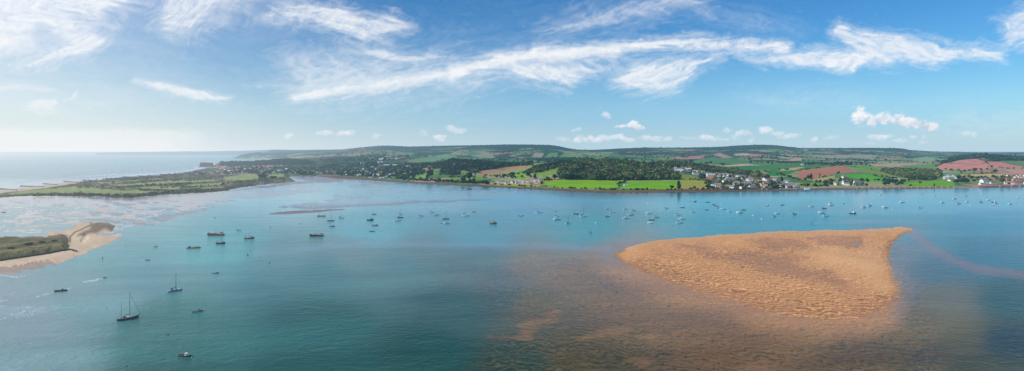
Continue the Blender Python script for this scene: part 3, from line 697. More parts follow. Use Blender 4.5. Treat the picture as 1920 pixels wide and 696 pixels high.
def build_table():
    cols = {}
    S = -7
    cols[250] = cols[330] = cols[398] = [(1000, S), (30000, S)]
    cols[406] = [(1000, S), (3600, S), (3900, 4), (4300, 8), (4700, S), (30000, S)]
    cols[413] = [(2400, S), (2700, 3), (3300, 4), (3650, 8), (4100, Yh(4100, 304.5)), (4600, 20), (5200, S), (30000, S)]
    cols[436] = [(2400, S), (2700, 3), (3300, 4), (3650, 8), (4100, Yh(4100, 303.5)), (4700, 20), (5200, S), (8300, S), (8600, 6), (9200, S), (30000, S)]
    cols[447] = [(2400, S), (2700, 3), (3300, 4), (3650, 8), (4100, Yh(4100, 303.5)), (4700, 20), (5200, S), (8300, S), (8500, Yh(8500, 292.5)), (9000, 30), (9600, S), (30000, S)]
    cols[460] = [(2400, S), (2700, 3), (3400, 5), (4100, Yh(4100, 303.5)), (4700, 20), (5200, S), (8300, S), (8550, Yh(8550, 288.2)), (9300, 40), (10500, S), (30000, S)]
    cols[484] = [(2400, S), (2700, 3), (3400, 5), (4100, Yh(4100, 304)), (4800, 20), (5300, S), (8200, S), (8600, Yh(8600, 286)), (9500, 60), (10500, S), (30000, S)]
    cols[507] = [(2400, S), (2600, 3), (3400, 6), (4100, Yh(4100, 303)), (4900, 20), (5500, -3), (8000, -3), (8600, Yh(8600, 288)), (9800, 60), (13000, Yh(13000, 281)), (20000, 50)]
    cols[535] = [(2400, S), (2560, 3), (3300, 9), (4100, Yh(4100, 300)), (5000, 30), (6200, 14), (8000, 25), (9000, Yh(9000, 287)), (13000, Yh(13000, 281.5)), (20000, 50)]
    cols[570] = [(2300, S), (2450, 3), (3000, 9), (4100, Yh(4100, 302)), (5000, 40), (8000, Yh(8000, 288)), (12000, Yh(12000, 282)), (20000, 50)]
    body = {620: [(3000, 10), (4000, Yh(4000, 301)), (5500, Yh(5500, 294)), (8000, Yh(8000, 285)), (11000, Yh(11000, 280.6))],
            660: [(3000, 14), (4000, Yh(4000, 300)), (5500, Yh(5500, 292.5)), (9000, Yh(9000, 278.3))],
            705: [(2600, 10), (3500, Yh(3500, 304)), (5500, Yh(5500, 289.5)), (8500, Yh(8500, 273.3))],
            735: [(2500, 10), (3300, Yh(3300, 305)), (5500, Yh(5500, 290)), (8600, Yh(8600, 273.2))],
            765: [(2300, 8), (3000, Yh(3000, 310)), (4000, Yh(4000, 303)), (5500, Yh(5500, 292)), (8800, Yh(8800, 275.5))],
            815: [(2150, 6), (2300, Yh(2300, 326)), (2700, Yh(2700, 311)), (3500, 25), (5500, Yh(5500, 296)), (9000, Yh(9000, 274))],
            850: [(2150, 7), (2600, Yh(2600, 308)), (2800, Yh(2800, 301)), (3600, 25), (5500, Yh(5500, 295)), (9000, Yh(9000, 273.3))],
            900: [(2000, Yh(2000, 337)), (2300, Yh(2300, 325)), (2750, Yh(2750, 303)), (3600, 25), (5500, Yh(5500, 296)), (9000, Yh(9000, 272.6))],
            950: [(1850, 4), (2200, Yh(2200, 330)), (2500, Yh(2500, 318)), (2900, Yh(2900, 308.5)), (3600, 30), (5500, Yh(5500, 296)), (9000, Yh(9000, 271.6))],
            1000: [(1850, Yh(1850, 338)), (2200, Yh(2200, 321)), (2600, Yh(2600, 306)), (3600, 28), (5500, Yh(5500, 296)), (9000, Yh(9000, 271.2))],
            1041: [(1800, Yh(1800, 338.5)), (2050, Yh(2050, 324)), (2500, Yh(2500, 304)), (3600, 30), (5500, Yh(5500, 295)), (9000, Yh(9000, 272.2))],
            1054: [(1800, Yh(1800, 338.5)), (2050, Yh(2050, 324)), (2500, Yh(2500, 303)), (3600, 30), (5500, Yh(5500, 295)), (9000, Yh(9000, 276))],
            1077: [(1780, Yh(1780, 339)), (2050, Yh(2050, 323)), (2500, Yh(2500, 302)), (3600, 30), (5500, Yh(5500, 294)), (9000, Yh(9000, 280.6))],
            1120: [(1780, Yh(1780, 339)), (2050, Yh(2050, 323)), (2500, Yh(2500, 302.5)), (3600, 30), (5500, Yh(5500, 294)), (9000, Yh(9000, 281.5))],
            1160: [(1780, Yh(1780, 339.5)), (2050, Yh(2050, 325)), (2450, Yh(2450, 304)), (3600, 28), (5500, Yh(5500, 294)), (9000, Yh(9000, 278.8))],
            1200: [(1780, Yh(1780, 340)), (2050, Yh(2050, 327)), (2400, Yh(2400, 308)), (3600, 25), (5500, Yh(5500, 294)), (9000, Yh(9000, 277.2))],
            1270: [(1780, Yh(1780, 340)), (2100, Yh(2100, 324)), (2500, Yh(2500, 306.5)), (3600, 25), (5500, Yh(5500, 295)), (9000, Yh(9000, 277.2))],
            1340: [(1800, Yh(1800, 343)), (2200, Yh(2200, 326)), (2500, Yh(2500, 315.5)), (3600, Yh(3600, 303)), (5500, Yh(5500, 294)), (9000, Yh(9000, 276.4))],
            1390: [(1800, Yh(1800, 344)), (2200, Yh(2200, 328.5)), (2500, Yh(2500, 320)), (3600, Yh(3600, 304)), (5500, Yh(5500, 294)), (9000, Yh(9000, 273))],
            1422: [(1800, 5), (2200, 8), (2600, Yh(2600, 323)), (3600, Yh(3600, 304)), (5500, Yh(5500, 294)), (9000, Yh(9000, 271.6))],
            1455: [(1800, 5), (2200, 9), (2600, Yh(2600, 321)), (3600, Yh(3600, 304)), (5500, Yh(5500, 294)), (9000, Yh(9000, 272.8))],
            1500: [(1800, 4.5), (2200, Yh(2200, 328)), (2600, Yh(2600, 318)), (3600, Yh(3600, 305)), (5500, Yh(5500, 295)), (9000, Yh(9000, 278.2))],
            1580: [(1800, 4.5), (2200, Yh(2200, 327)), (2650, Yh(2650, 310.5)), (3300, Yh(3300, 308)), (5500, Yh(5500, 297)), (9000, Yh(9000, 277.7))],
            1660: [(1800, 4.5), (2200, 6), (3000, Yh(3000, 312)), (4000, Yh(4000, 306)), (5500, Yh(5500, 297)), (9000, Yh(9000, 278.3))],
            1690: [(1800, 4.5), (2200, 5), (3000, Yh(3000, 314)), (4000, Yh(4000, 305)), (5500, Yh(5500, 297)), (9000, Yh(9000, 278.5))],
            1720: [(2200, 5), (3000, Yh(3000, 317)), (3400, Yh(3400, 309)), (4500, 22), (6000, Yh(6000, 298)), (10000, Yh(10000, 282.3))],
            1768: [(2200, 5), (2800, Yh(2800, 320)), (3400, Yh(3400, 306)), (4500, 30), (6500, Yh(6500, 296)), (11000, Yh(11000, 284.6))],
            1800: [(2200, 5), (2800, Yh(2800, 319)), (3450, Yh(3450, 300.5)), (3700, Yh(3700, 296)), (5000, 40), (11000, Yh(11000, 285))],
            1838: [(2200, 5), (2800, Yh(2800, 318)), (3450, Yh(3450, 298)), (3800, Yh(3800, 290.5)), (5000, 50), (11000, Yh(11000, 286))],
            1875: [(2200, 5), (2800, Yh(2800, 316)), (3450, Yh(3450, 302)), (3900, Yh(3900, 293.5)), (5000, 50), (11000, Yh(11000, 287))],
            1920: [(2200, 5), (2800, Yh(2800, 317)), (3550, Yh(3550, 304)), (4000, Yh(4000, 298)), (6000, 50), (12000, Yh(12000, 286.3))],
            2300: [(2200, 5), (2800, 16), (3550, 38), (4000, 50), (6000, 50), (12000, 90)]}
    for k, v in body.items():
        b, t = shore_rows(k)
        db, dt = H * F / (b - HZ), (H - 3.0) * F / (t - HZ)
        cols[k] = [(db - 60, -1.5), (db, 0), (max(dt, db + 25), 3.0)] + [q for q in v if q[0] > dt + 40] + [(v[-1][0] + 3500, v[-1][1] * .55), (26000, 40)]
    ds = np.exp(np.linspace(math.log(1250), math.log(26000), 460))
    ks = sorted(cols)
    T = np.array([np.interp(ds, [q[0] for q in cols[k]], [q[1] for q in cols[k]]) for k in ks])
    pxs = np.arange(250, 2300, 3.0)
    T = np.array([np.interp(pxs, ks, T[:, j]) for j in range(T.shape[1])]).T
    k = np.exp(-(np.arange(-9, 10) ** 2) / (2 * 3.0 ** 2)); k /= k.sum()
    Ts = np.apply_along_axis(lambda c: np.convolve(np.pad(c, 9, mode='edge'), k, 'valid'), 0, T)
    w = sstep(540, 620, pxs)[:, None] * sstep(1480, 1750, ds)[None, :]
    return pxs, ds, T * (1 - w) + Ts * w


TPX, TDS, TZ = build_table()
LDS = np.log(TDS)


def land_z(px, d, rough=True):
    px = np.asarray(px, float); d = np.asarray(d, float)
    i = np.clip((px - TPX[0]) / 3.0, 0, len(TPX) - 1.001); j = np.clip((np.log(d) - LDS[0]) / (LDS[1] - LDS[0]), 0, len(TDS) - 1.001)
    i0, j0 = i.astype(int), j.astype(int); a, b = i - i0, j - j0
    z = (TZ[i0, j0] * (1 - a) + TZ[i0 + 1, j0] * a) * (1 - b) + (TZ[i0, j0 + 1] * (1 - a) + TZ[i0 + 1, j0 + 1] * a) * b
    if rough:
        X = (px - 960) / F * d
        amp = np.clip((d - 1900) * .0022, 0, 13)
        roll = np.clip((d - 4300) * .03, 0, 34) * sstep(8600, 7600, d)
        z = z + np.where(z > 8, (fbm(X / 800 + 7, d / 1500, 207, 3) - .48) * 2 * roll * sstep(560, 640, px), 0)
        z = z + np.where(z > 1, (fbm(X / (d * .07), d / (d * .07) + np.log(d) * 30, 201, 4) - .5) * amp * np.clip(z / 30, 0, 1), 0)
    return z


RZ = land_z(TPX[:, None] + 0 * TDS[None, :], TDS[None, :] + 0 * TPX[:, None])
RROW = HZ + (H - RZ) * F / TDS[None, :]


def hit(px, py):
    """Where the sight line of mark (px, py) first meets the land."""
    i = min(max(int(round((px - TPX[0]) / 3.0)), 0), len(TPX) - 1)
    row, z = RROW[i], RZ[i]
    ok = np.nonzero((row[1:] <= py) & (z[1:] > 0.5))[0]
    if not len(ok): return None
    k = ok[0] + 1
    t = min(max((row[k - 1] - py) / max(row[k - 1] - row[k], 1e-6), 0), 1) if row[k - 1] > py else 1.0
    dd = TDS[k - 1] + (TDS[k] - TDS[k - 1]) * t
    zz = z[k - 1] + (z[k] - z[k - 1]) * t
    return (px - 960) / F * dd, dd, float(zz)


WOODS = {
    'W1': [(813, 310), (850, 302.5), (900, 304), (960, 310), (1000, 307), (1000, 310), (940, 313.5), (925, 317), (900, 320), (888, 325), (870, 319), (850, 319), (812, 316)],
    'W2': [(1048, 336.5), (1048, 322), (1060, 311), (1090, 305), (1120, 303.5), (1165, 305), (1200, 309), (1232, 314), (1250, 319), (1268, 327), (1274, 337), (1180, 338), (1120, 338), (1080, 337)],
    'W3': [(990, 325), (1000, 316), (1040, 306), (1105, 302.5), (1060, 310), (1048, 314), (1005, 325)],
    'W4': [(1215, 309), (1240, 307), (1275, 306.5), (1300, 309), (1330, 314), (1360, 318), (1392, 322.5), (1425, 328), (1440, 334), (1400, 329), (1350, 323.5), (1300, 319), (1262, 314), (1240, 315)],
    'W5': [(1652, 320), (1690, 318.5), (1740, 321), (1765, 323), (1765, 330), (1750, 338), (1700, 334), (1665, 327)],
    'W6': [(1764, 308), (1784, 299), (1806, 295.5), (1840, 290.8), (1875, 293.8), (1925, 298.5), (1960, 299), (1960, 303), (1890, 301), (1862, 303), (1845, 296), (1832, 297.5), (1800, 300), (1785, 304.5)],
    'W8': [(411, 311), (415, 305), (440, 304), (470, 304.5), (500, 303.5), (540, 300), (575, 302), (590, 306), (575, 309), (500, 310), (440, 312)],
}
FIELDS = [  # survey outlines of the near fields and their ground colours (sRGB)
    ([(1012, 341.5), (1050, 336.5), (1170, 338), (1155, 353.8), (1140, 354.2), (1050, 352.5), (1018, 346)], (128, 172, 12), 0),
    ([(1180, 339), (1272, 339), (1271, 355), (1160, 354.5), (1168, 349)], (122, 172, 12), 0),
    ([(1274, 338), (1326, 338), (1336, 353.5), (1276, 354.5)], (164, 160, 62), 0),
    ([(1253, 326), (1262, 323.5), (1314, 332), (1310, 337.5), (1280, 337)], (132, 142, 44), 0),
    ([(995, 326), (1020, 319), (1050, 312.5), (1050, 327), (1005, 330)], (128, 150, 60), 0),
    ([(895, 329), (925, 318), (957, 321), (950, 330), (905, 330.5)], (168, 142, 96), 1),
    ([(925, 316), (965, 308.5), (1000, 309), (985, 316), (965, 320)], (172, 132, 92), 1),
    ([(886, 331), (910, 331), (905, 337), (888, 336)], (120, 150, 40), 0),
    ([(752, 321), (772, 321), (775, 334), (758, 333)], (128, 164, 60), 0), ([(775, 327), (800, 322), (800, 335), (780, 334)], (134, 164, 70), 0),
    ([(810, 313), (824, 311), (840, 314), (835, 320), (815, 319)], (112, 142, 50), 0), ([(858, 321), (877, 321), (876, 330), (862, 329)], (124, 150, 60), 0),
    ([(840, 333), (890, 334), (892, 341), (850, 341)], (120, 150, 50), 0), ([(920, 345), (960, 345.5), (1015, 348), (1020, 351), (960, 349), (915, 347.5)], (140, 172, 20), 0),
    ([(965, 327), (985, 326), (985, 336), (967, 335)], (126, 164, 30), 0), ([(1018, 329), (1030, 330), (1030, 337), (1016, 337)], (120, 160, 30), 0),
    ([(1496, 322), (1530, 316), (1581, 310.5), (1592, 315), (1602, 322.5), (1570, 325), (1524, 335), (1496, 336.5)], (182, 118, 88), 1),
    ([(1434, 322), (1450, 316), (1500, 313), (1530, 315.5), (1496, 320.5), (1470, 330), (1445, 330)], (58, 122, 44), 0),
    ([(1458, 318), (1500, 313.2), (1510, 314), (1490, 319), (1462, 320.5)], (186, 148, 116), 1),
    ([(1575, 327.5), (1622, 326), (1660, 335), (1654, 342), (1625, 339)], (92, 166, 14), 0),
    ([(1592, 310.5), (1612, 310), (1640, 314), (1656, 320), (1620, 317)], (104, 160, 34), 0),
    ([(1604, 317), (1640, 319), (1690, 331), (1720, 339), (1690, 340), (1640, 328)], (128, 146, 62), 0),
    ([(1522, 336), (1566, 328.5), (1566, 334), (1540, 341), (1526, 341)], (168, 162, 96), 0),
    ([(1692, 343), (1750, 339), (1790, 341), (1790, 349.5), (1700, 350)], (118, 164, 22), 0),
    ([(1500, 343), (1540, 342), (1540, 347), (1500, 348)], (120, 156, 50), 0),
    ([(1690, 314), (1700, 312), (1746, 307.5), (1760, 316), (1762, 320), (1720, 320)], (106, 146, 62), 0),
    ([(1775, 304.8), (1800, 300), (1829, 297.6), (1848, 304.5), (1838, 308), (1800, 307), (1780, 305.5)], (204, 134, 116), 1),
    ([(1757, 313), (1768, 306), (1800, 307.5), (1840, 308.4), (1850, 305), (1862, 316), (1830, 320), (1763, 319)], (208, 138, 116), 1),
    ([(1850, 304), (1870, 303), (1919, 313), (1915, 316.5), (1862, 315.5)], (206, 136, 114), 1),
    ([(1880, 318), (1930, 317.5), (1980, 320), (1980, 325), (1900, 324)], (210, 144, 120), 1),
    ([(1800, 327), (1880, 326), (1890, 331), (1800, 333)], (204, 172, 110), 0),
    ([(1880, 300), (1930, 304), (1980, 308), (1980, 314), (1920, 313), (1875, 303)], (102, 138, 70), 0),
    ([(1628, 308), (1690, 306.5), (1720, 307), (1680, 313), (1640, 312)], (186, 160, 124), 1),
    ([(1355, 310.5), (1400, 307.5), (1440, 311.5), (1436, 313), (1400, 312), (1360, 312.5)], (206, 178, 132), 0),
    ([(1300, 301), (1340, 296), (1400, 299.5), (1420, 305), (1340, 307), (1300, 304)], (86, 130, 74), 0),
    ([(1340, 313), (1440, 309.5), (1520, 304.5), (1500, 312), (1430, 318), (1380, 319)], (70, 126, 62), 0),
    ([(1020, 296), (1030, 287), (1046, 287), (1046, 294)], (104, 152, 66), 0), ([(1044, 295), (1060, 288), (1096, 293), (1094, 296)], (110, 158, 68), 0),
    ([(995, 295), (1004, 286), (1020, 287), (1016, 295.5)], (166, 152, 122), 1), ([(885, 293), (905, 286), (916, 286), (930, 297), (900, 296)], (150, 152, 112), 0),
    ([(764, 303), (780, 298), (840, 290.5), (860, 292), (845, 297), (800, 304)], (112, 152, 92), 0), ([(705, 299), (735, 290), (750, 292), (765, 298), (720, 300)], (152, 162, 118), 0),
    ([(1290, 295), (1322, 291), (1325, 292.5), (1305, 298), (1288, 297.5)], (190, 128, 118), 1), ([(1335, 290), (1350, 287), (1374, 296), (1355, 296.5)], (186, 138, 120), 1),
    ([(1375, 289), (1400, 287), (1410, 291), (1380, 292)], (192, 170, 130), 0), ([(1476, 300), (1500, 296), (1505, 301), (1450, 302)], (204, 160, 130), 1),
    ([(1520, 292), (1560, 291), (1645, 291), (1640, 296), (1540, 297)], (172, 150, 120), 1), ([(1712, 297), (1735, 294), (1772, 299), (1750, 303), (1710, 302)], (140, 166, 110), 0),
]


def patchwork(X, Y, px, d, z, seed=300):
    """Irregular fields with dark hedges between them."""
    best = np.full(X.shape, 1e18); second = best.copy(); idx = np.zeros(X.shape)
    size = np.clip(130 + d * .03, 190, 420)
    sc = np.where(d < 3200, 200.0, 250.0)
    gx, gy = X / sc + 40 + .25 * (fbm(X / 400, Y / 400, 305) - .5) * 4, Y / (sc * 1.15) + .25 * (fbm(X / 400, Y / 400, 306) - .5) * 4
    ix, iy = np.floor(gx), np.floor(gy)
    for a in (-1, 0, 1):
        for b in (-1, 0, 1):
            jx = ix + a + .12 + .76 * _hash(ix + a, iy + b, seed); jy = iy + b + .12 + .76 * _hash(ix + a, iy + b, seed + 1)
            dd = np.maximum(np.abs(gx - jx) * .8 + np.abs(gy - jy) * .35, np.abs(gy - jy) * .8 + np.abs(gx - jx) * .3)
            h = _hash(ix + a, iy + b, seed + 2)
            nearer = dd < best
            second = np.where(nearer, best, np.minimum(second, dd)); idx = np.where(nearer, h, idx); best = np.minimum(best, dd)
    return idx, (second - best) * sc


def build_land():
    px, d = np.meshgrid(np.arange(392, 2262, 2.0), np.exp(np.concatenate([np.linspace(math.log(1330), math.log(3200), 190), np.linspace(math.log(3200), math.log(13500), 190)[1:], np.linspace(math.log(13500), math.log(26000), 20)[1:]]))[::-1])
    X = (px - 960) / F * d; Y = d
    Z = land_z(px, d)
    row = HZ + (H - Z) * F / d
    idx, edge = patchwork(X, Y, px, d, Z)
    pal = np.array([lin(c) for c in ((112, 142, 72), (92, 130, 66), (134, 158, 92), (82, 120, 62), (156, 158, 108), (186, 152, 120), (116, 150, 84), (190, 132, 112), (100, 136, 80), (170, 160, 122))])
    C = pal[np.clip((idx * 10).astype(int), 0, 9)]
    wood = lin((44, 66, 38)); woodn = mix(lin((36, 56, 32)), lin((66, 86, 48)), fbm(X / 30, Y / 60, 311))
    hedge = sstep(8 + d * .0034, 2, edge + (fbm(X / 40, Y / 40, 312) - .5) * 14)
    C = mix(C, lin((50, 72, 42)), hedge * .85)
    # woods on the upper slopes of the far hills and scattered copses
    n = fbm(X / 700, Y / 900, 313, 5, .55)
    upl = sstep(-12, 14, Z - 116 + (n - .5) * 190) * (d > 4200) * sstep(620, 760, px)
    upl = np.maximum(upl, sstep(-10, 20, Z - 70 + (n - .5) * 160) * (d > 6500) * sstep(700, 560, px))
    copse = sstep(.54, .57, fbm(X / 420, Y / 620, 317, 5, .6)) * (d > 2900)
    town = sstep(800, 740, px) * sstep(540, 580, px) * sstep(2300, 2500, d) * sstep(5600, 4600, d)
    far_town = sstep(20, 0, np.abs(edge - 60)) * 0
    W = np.clip(np.maximum(np.maximum(upl, copse * .95), town * .85), 0, 1)
    cape = ((d > 7600) & (px < 540)) * sstep(5, 14, Z)
    W = np.maximum(W, cape * sstep(.36, .46, fbm(X / 160, Y / 300, 318)))
    for k, p in WOODS.items():
        w = sstep(-1.5, 1.0, sd_poly(px, row, p, 2.0)) * (d < 4600)
        W = np.maximum(W, w)
    fm = np.zeros(px.shape)
    band = (d < 12000)
    for p, c, k in FIELDS:
        s = sd_poly(px, row + (fbm(px / 12, row / 4, 319) - .5) * 1.2, p, 1.0)
        front = (d < 4300) if max(q[1] for q in p) > 303 and min(q[1] for q in p) > 297 else (d > 2900)
        inside = (s > 0) & front & band
        cc = lin(c) * (.92 + .2 * fbm(X / 60, Y / 90, 321)[..., None])
        if k: cc = cc * (1 + .06 * np.sin((X * .5 + Y * .9) / 5.0)[..., None] + .10 * (fbm(X / 25, Y / 200, 322)[..., None] - .5))
        C = np.where(inside[..., None], cc, C); fm = np.where(inside, 1, fm)
    W = W * (1 - fm)
    C = mix(C, woodn, W)
    Z = Z + W * (fbm(X / 16, Y / 24, 323, 3) - .3) * np.clip((d - 2500) / 250, 0, 13)
    # shore: pebbly brown foreshore below the bank, village gardens, green verge
    b, t = shore_rows(px)
    db, dt = H * F / (b - HZ), (H - 3) * F / (t - HZ)
    fs = sstep(0, 8, dt + 6 - d) * (px > 545)
    peb = mix(lin((92, 74, 60)), lin((138, 106, 84)), fbm(X / 10, Y / 14, 325))
    peb = mix(peb, lin((156, 118, 90)), sstep(1480, 1620, px) * .6); peb = mix(peb, lin((196, 158, 112)), sstep(1730, 1780, px) * sstep(1850, 1830, px) * .8)
    peb = mix(peb, lin((58, 52, 44)), sstep(.2, .0, Z / 3) * .6)
    C = mix(C, peb, fs)
    vill = sstep(-3, 3, sd_poly(px, row, [(1252, 316), (1300, 320), (1345, 325), (1400, 331), (1450, 338), (1500, 350), (1492, 355), (1400, 357), (1342, 356), (1322, 340), (1318, 333), (1290, 326), (1254, 322)], 1.4)) * (d < 2700)
    C = mix(C, mix(lin((66, 78, 44)), lin((122, 118, 92)), sstep(.4, .6, fbm(X / 14, Y / 22, 327))), vill * .9)
    keep = np.ones((px.shape[0] - 1, px.shape[1] - 1), bool)
    on = Z > -3
    keep = on[:-1, :-1] | on[1:, :-1] | on[:-1, 1:] | on[1:, 1:]
    # red cliff of the headland where the wood meets the sea
    cl = (d < 4300) & (d > 3500) & (px < 416)
    C = np.where(cl[..., None], lin((120, 78, 62)), C)
    C = mix(C, lin((136, 100, 84)), ((px < 449) & (d > 8000) & (Z < 40)) * .6)
    m = attr_mat("fields_and_woods", .95, .1, .02, .18)
    me = sheet_mesh("land", px, row, X, Y, Z, C, m, keep=keep)
    link("land", me, label="rolling green farmland and wooded hills beyond the far shore", category="land", kind="structure")
    # faint headlands far down the coast
    px, t = np.meshgrid(np.arange(180, 640, 3.0), np.linspace(0, 1, 8)[::-1])
    top = np.interp(px, [180, 215, 260, 300, 345, 400, 445, 480, 520, 560, 640], [286.6, 285.9, 285.0, 284.4, 284.0, 283.6, 283.0, 281.6, 280.6, 281.2, 280.2]) + (fbm(px / 22, px * 0, 331, 4) - .5) * 1.1
    d = 17000 + 4000 * t
    X = (px - 960) / F * d; Z = -6 + (np.maximum(Yh(19000, top), -6) + 6) * np.sin(t * math.pi * .8) ** .8
    C = np.broadcast_to(lin((70, 96, 72)), px.shape + (3,)) * (.8 + .5 * fbm(X / 500, d / 300, 333)[..., None])
    me = sheet_mesh("far_hills", px, px, X, d, Z, C, m)
    link("far_hills", me, label="faint hazy headlands far down the coast on the horizon", category="hills", kind="structure")


WARREN = [(-80, 372), (0, 368), (29, 366), (87, 365), (204, 367), (242, 370), (262, 367), (321, 362), (379, 359), (423, 356), (440, 351), (500, 344), (552, 339), (546, 336), (534, 329), (600, 328), (610, 321), (540, 317.5), (480, 316), (420, 315.5), (400, 314),
          (385, 316.5), (364, 318.5), (359, 322), (321, 326.5), (262, 330.5), (219, 334.5), (163, 339.5), (117, 346.5), (82, 352), (38, 357), (0, 361.5), (-80, 366)]
FAIRWAYS = [[(0, 364), (60, 357), (120, 351), (148, 349), (150, 362), (90, 363.5), (20, 365.5)], [(150, 351), (190, 347), (205, 349), (175, 352), (205, 356), (250, 358), (300, 358), (270, 364), (200, 364.5), (150, 362)],
            [(205, 348), (230, 345.5), (300, 341), (340, 338), (420, 336.5), (428, 339), (360, 342.5), (290, 346.5), (230, 349)], [(245, 353), (300, 349.5), (345, 351), (330, 357), (290, 357)], [(360, 345), (420, 343), (425, 348.5), (380, 352), (345, 350)],
            [(420, 333), (470, 327), (500, 327.5), (530, 326), (530, 332), (500, 334), (470, 338), (440, 342), (424, 340)], [(380, 353), (420, 349.5), (424, 352), (395, 356)], [(170, 345), (200, 342), (260, 338), (330, 333), (325, 335), (250, 341), (190, 346)]]


def build_warren():
    def fn(px, py, X, Y):
        wx = fbm(px / 30, py / 8, 341) - .5; wy = fbm(px / 26, py / 6, 342) - .5
        d = sd_poly(px + wx * 12, py + wy * 3, WARREN, 2.0)
        n = fbm(px / 10, py / 2.6, 343, 4, .6)
        Z = 1.0 + 2.2 * sstep(-1, 6, d) + (n - .5) * 1.6
        c = mix(lin((82, 82, 52)), lin((128, 116, 84)), sstep(.35, .65, fbm(px / 18, py / 3, 344)))
        c = mix(c, lin((54, 60, 40)), sstep(.47, .55, n) * .85)
        for k, p in enumerate(FAIRWAYS):
            g = sstep(.2, 2.4, sd_poly(px + wx * 14, py + wy * 4, p, 2.0) + (fbm(px / 9, py / 2.2, 346) - .5) * 7)
            c = mix(c, mix(lin((128, 150, 76)), lin((174, 174, 108)), fbm(px / 24, py / 3, 345 + k)), g * .9)
        rim = d_line(px + wx * 8, py + wy * 2, WARREN[2:11], 2.0)
        c = mix(c, lin((50, 54, 36)), sstep(5, 1.5, rim) * .85)
        sandy = sstep(5, 1, d_line(px, py + wy * 2, WARREN[21:], 2.0)) * sstep(200, 120, px)
        c = mix(c, lin((206, 178, 150)), sandy * .85)
        scrubby = sstep(8, 2, d_line(px, py + wy * 2, WARREN[21:], 2.0)) * sstep(120, 200, px)
        c = mix(c, lin((62, 66, 48)), scrubby * sstep(.3, .55, n) * .8)
        tan = sstep(3, 0, np.abs(py - 324) - 2 + wy * 4) * sstep(390, 410, px) * sstep(480, 450, px)
        c = mix(c, lin((190, 168, 150)), tan * .6)
        return np.where(d > -1.2, Z, -.5), c, d > -1.5
    sheet("coastal_land", (-90, 615, 313, 374), .9, fn, attr_mat("golf_turf", .95, .1, .05, .15), 2.0,
          label="low green golf links and scrub on the spit along the open sea", category="coastal land", kind="structure")

    def fb(px, py, X, Y):
        wy = fbm(px / 18, py / 4, 352) - .5
        d = sd_poly(px, py + wy * 2.4, [(-80, 371), (0, 364), (38, 359), (82, 354), (117, 348.5), (163, 341.5), (219, 336), (262, 332), (262, 329.6), (219, 333), (163, 337.4), (121, 341.5), (82, 346), (40, 351), (0, 355), (-80, 361)], 2.0)
        Z = -.4 + 1.4 * sstep(-1, 7, d) + (fbm(px / 10, py / 2, 353) - .5) * .3
        c = mix(lin((196, 172, 148)), lin((222, 200, 176)), fbm(px / 14, py / 3, 354))
        return Z, c, d > -1
    sheet("beach", (-90, 270, 326, 374), .9, fb, attr_mat("sea_beach", .9, .12, .1, .1), 0.4,
          label="narrow sandy sea beach crossed by dark groynes beside the golf links", category="beach", kind="structure")


def warren_hit(px, py):
    x, y, z = ground(px, py, 2.6)
    return x, y, 2.4
# ------------------------------------------------------------------ trees
def crown_arrays(rng, n=150, kind='broad'):
    """Leaf-clump quads spread through a lumpy crown of unit height; returns V, F, colour factor per vertex."""
    V = []; K = []
    if kind == 'conifer':
        blobs = [(rng.normal(0, .02), rng.normal(0, .02), z, .20 * (1.05 - z) + .03, .16) for z in np.linspace(.22, .97, 9)]
    elif kind == 'column':
        blobs = [(rng.normal(0, .025), rng.normal(0, .025), z, .13 * math.sin(math.pi * min(.95, z * .85 + .1)) + .03, .14) for z in np.linspace(.14, .95, 8)]
    elif kind == 'bush':
        blobs = [(rng.uniform(-.5, .5), rng.uniform(-.35, .35), rng.uniform(.25, .5), rng.uniform(.28, .42), rng.uniform(.25, .4)) for _ in range(6)]
    else:
        blobs = []
        for k in range(9):
            a = rng.uniform(0, 6.28); r = rng.uniform(0, .30) ** 1.0
            blobs.append((r * math.cos(a), r * math.sin(a), rng.uniform(.38, .82), rng.uniform(.15, .26), rng.uniform(.13, .2)))
        blobs.append((0, 0, .55, .32, .3))
    tone = [rng.uniform(.7, 1.3) for _ in blobs]
    w = np.array([b[3] * b[4] for b in blobs]); w /= w.sum()
    size = {'conifer': .075, 'column': .07, 'bush': .17}.get(kind, .10)
    for _ in range(n):
        i = rng.choice(len(blobs), p=w); bx, by, bz, rx, rz = blobs[i]
        d = rng.normal(size=3); d /= np.linalg.norm(d)
        if d[2] < -.5: d[2] *= -.6
        p = np.array([bx + d[0] * rx, by + d[1] * rx, bz + d[2] * rz]) * 1.0
        nrm = d + rng.normal(size=3) * .45; nrm /= np.linalg.norm(nrm)
        u = np.cross(nrm, rng.normal(size=3)); u /= np.linalg.norm(u); v = np.cross(nrm, u)
        s = size * rng.uniform(.6, 1.3)
        for a, b in ((-1, -.7), (1, -.8), (.8, .9), (-.7, .8)):
            V.append(p + u * s * a * rng.uniform(.8, 1.1) + v * s * b)
        t = tone[i] * rng.uniform(.75, 1.25)
        K += [t] * 4
    V = np.array(V); V[:, 2] = np.maximum(V[:, 2], .02)
    Fq = np.arange(len(V)).reshape(-1, 4)
    # opaque heart closing the crown, inner shade put into its dark colour
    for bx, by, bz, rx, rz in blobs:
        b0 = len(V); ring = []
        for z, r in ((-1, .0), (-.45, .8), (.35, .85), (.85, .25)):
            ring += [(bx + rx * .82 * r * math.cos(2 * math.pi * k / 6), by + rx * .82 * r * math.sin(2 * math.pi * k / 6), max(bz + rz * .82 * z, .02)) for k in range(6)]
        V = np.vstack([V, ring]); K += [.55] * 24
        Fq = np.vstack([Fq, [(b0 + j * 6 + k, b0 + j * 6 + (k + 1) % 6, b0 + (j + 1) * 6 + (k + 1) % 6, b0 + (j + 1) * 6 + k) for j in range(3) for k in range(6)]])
    return V, Fq, np.array(K)


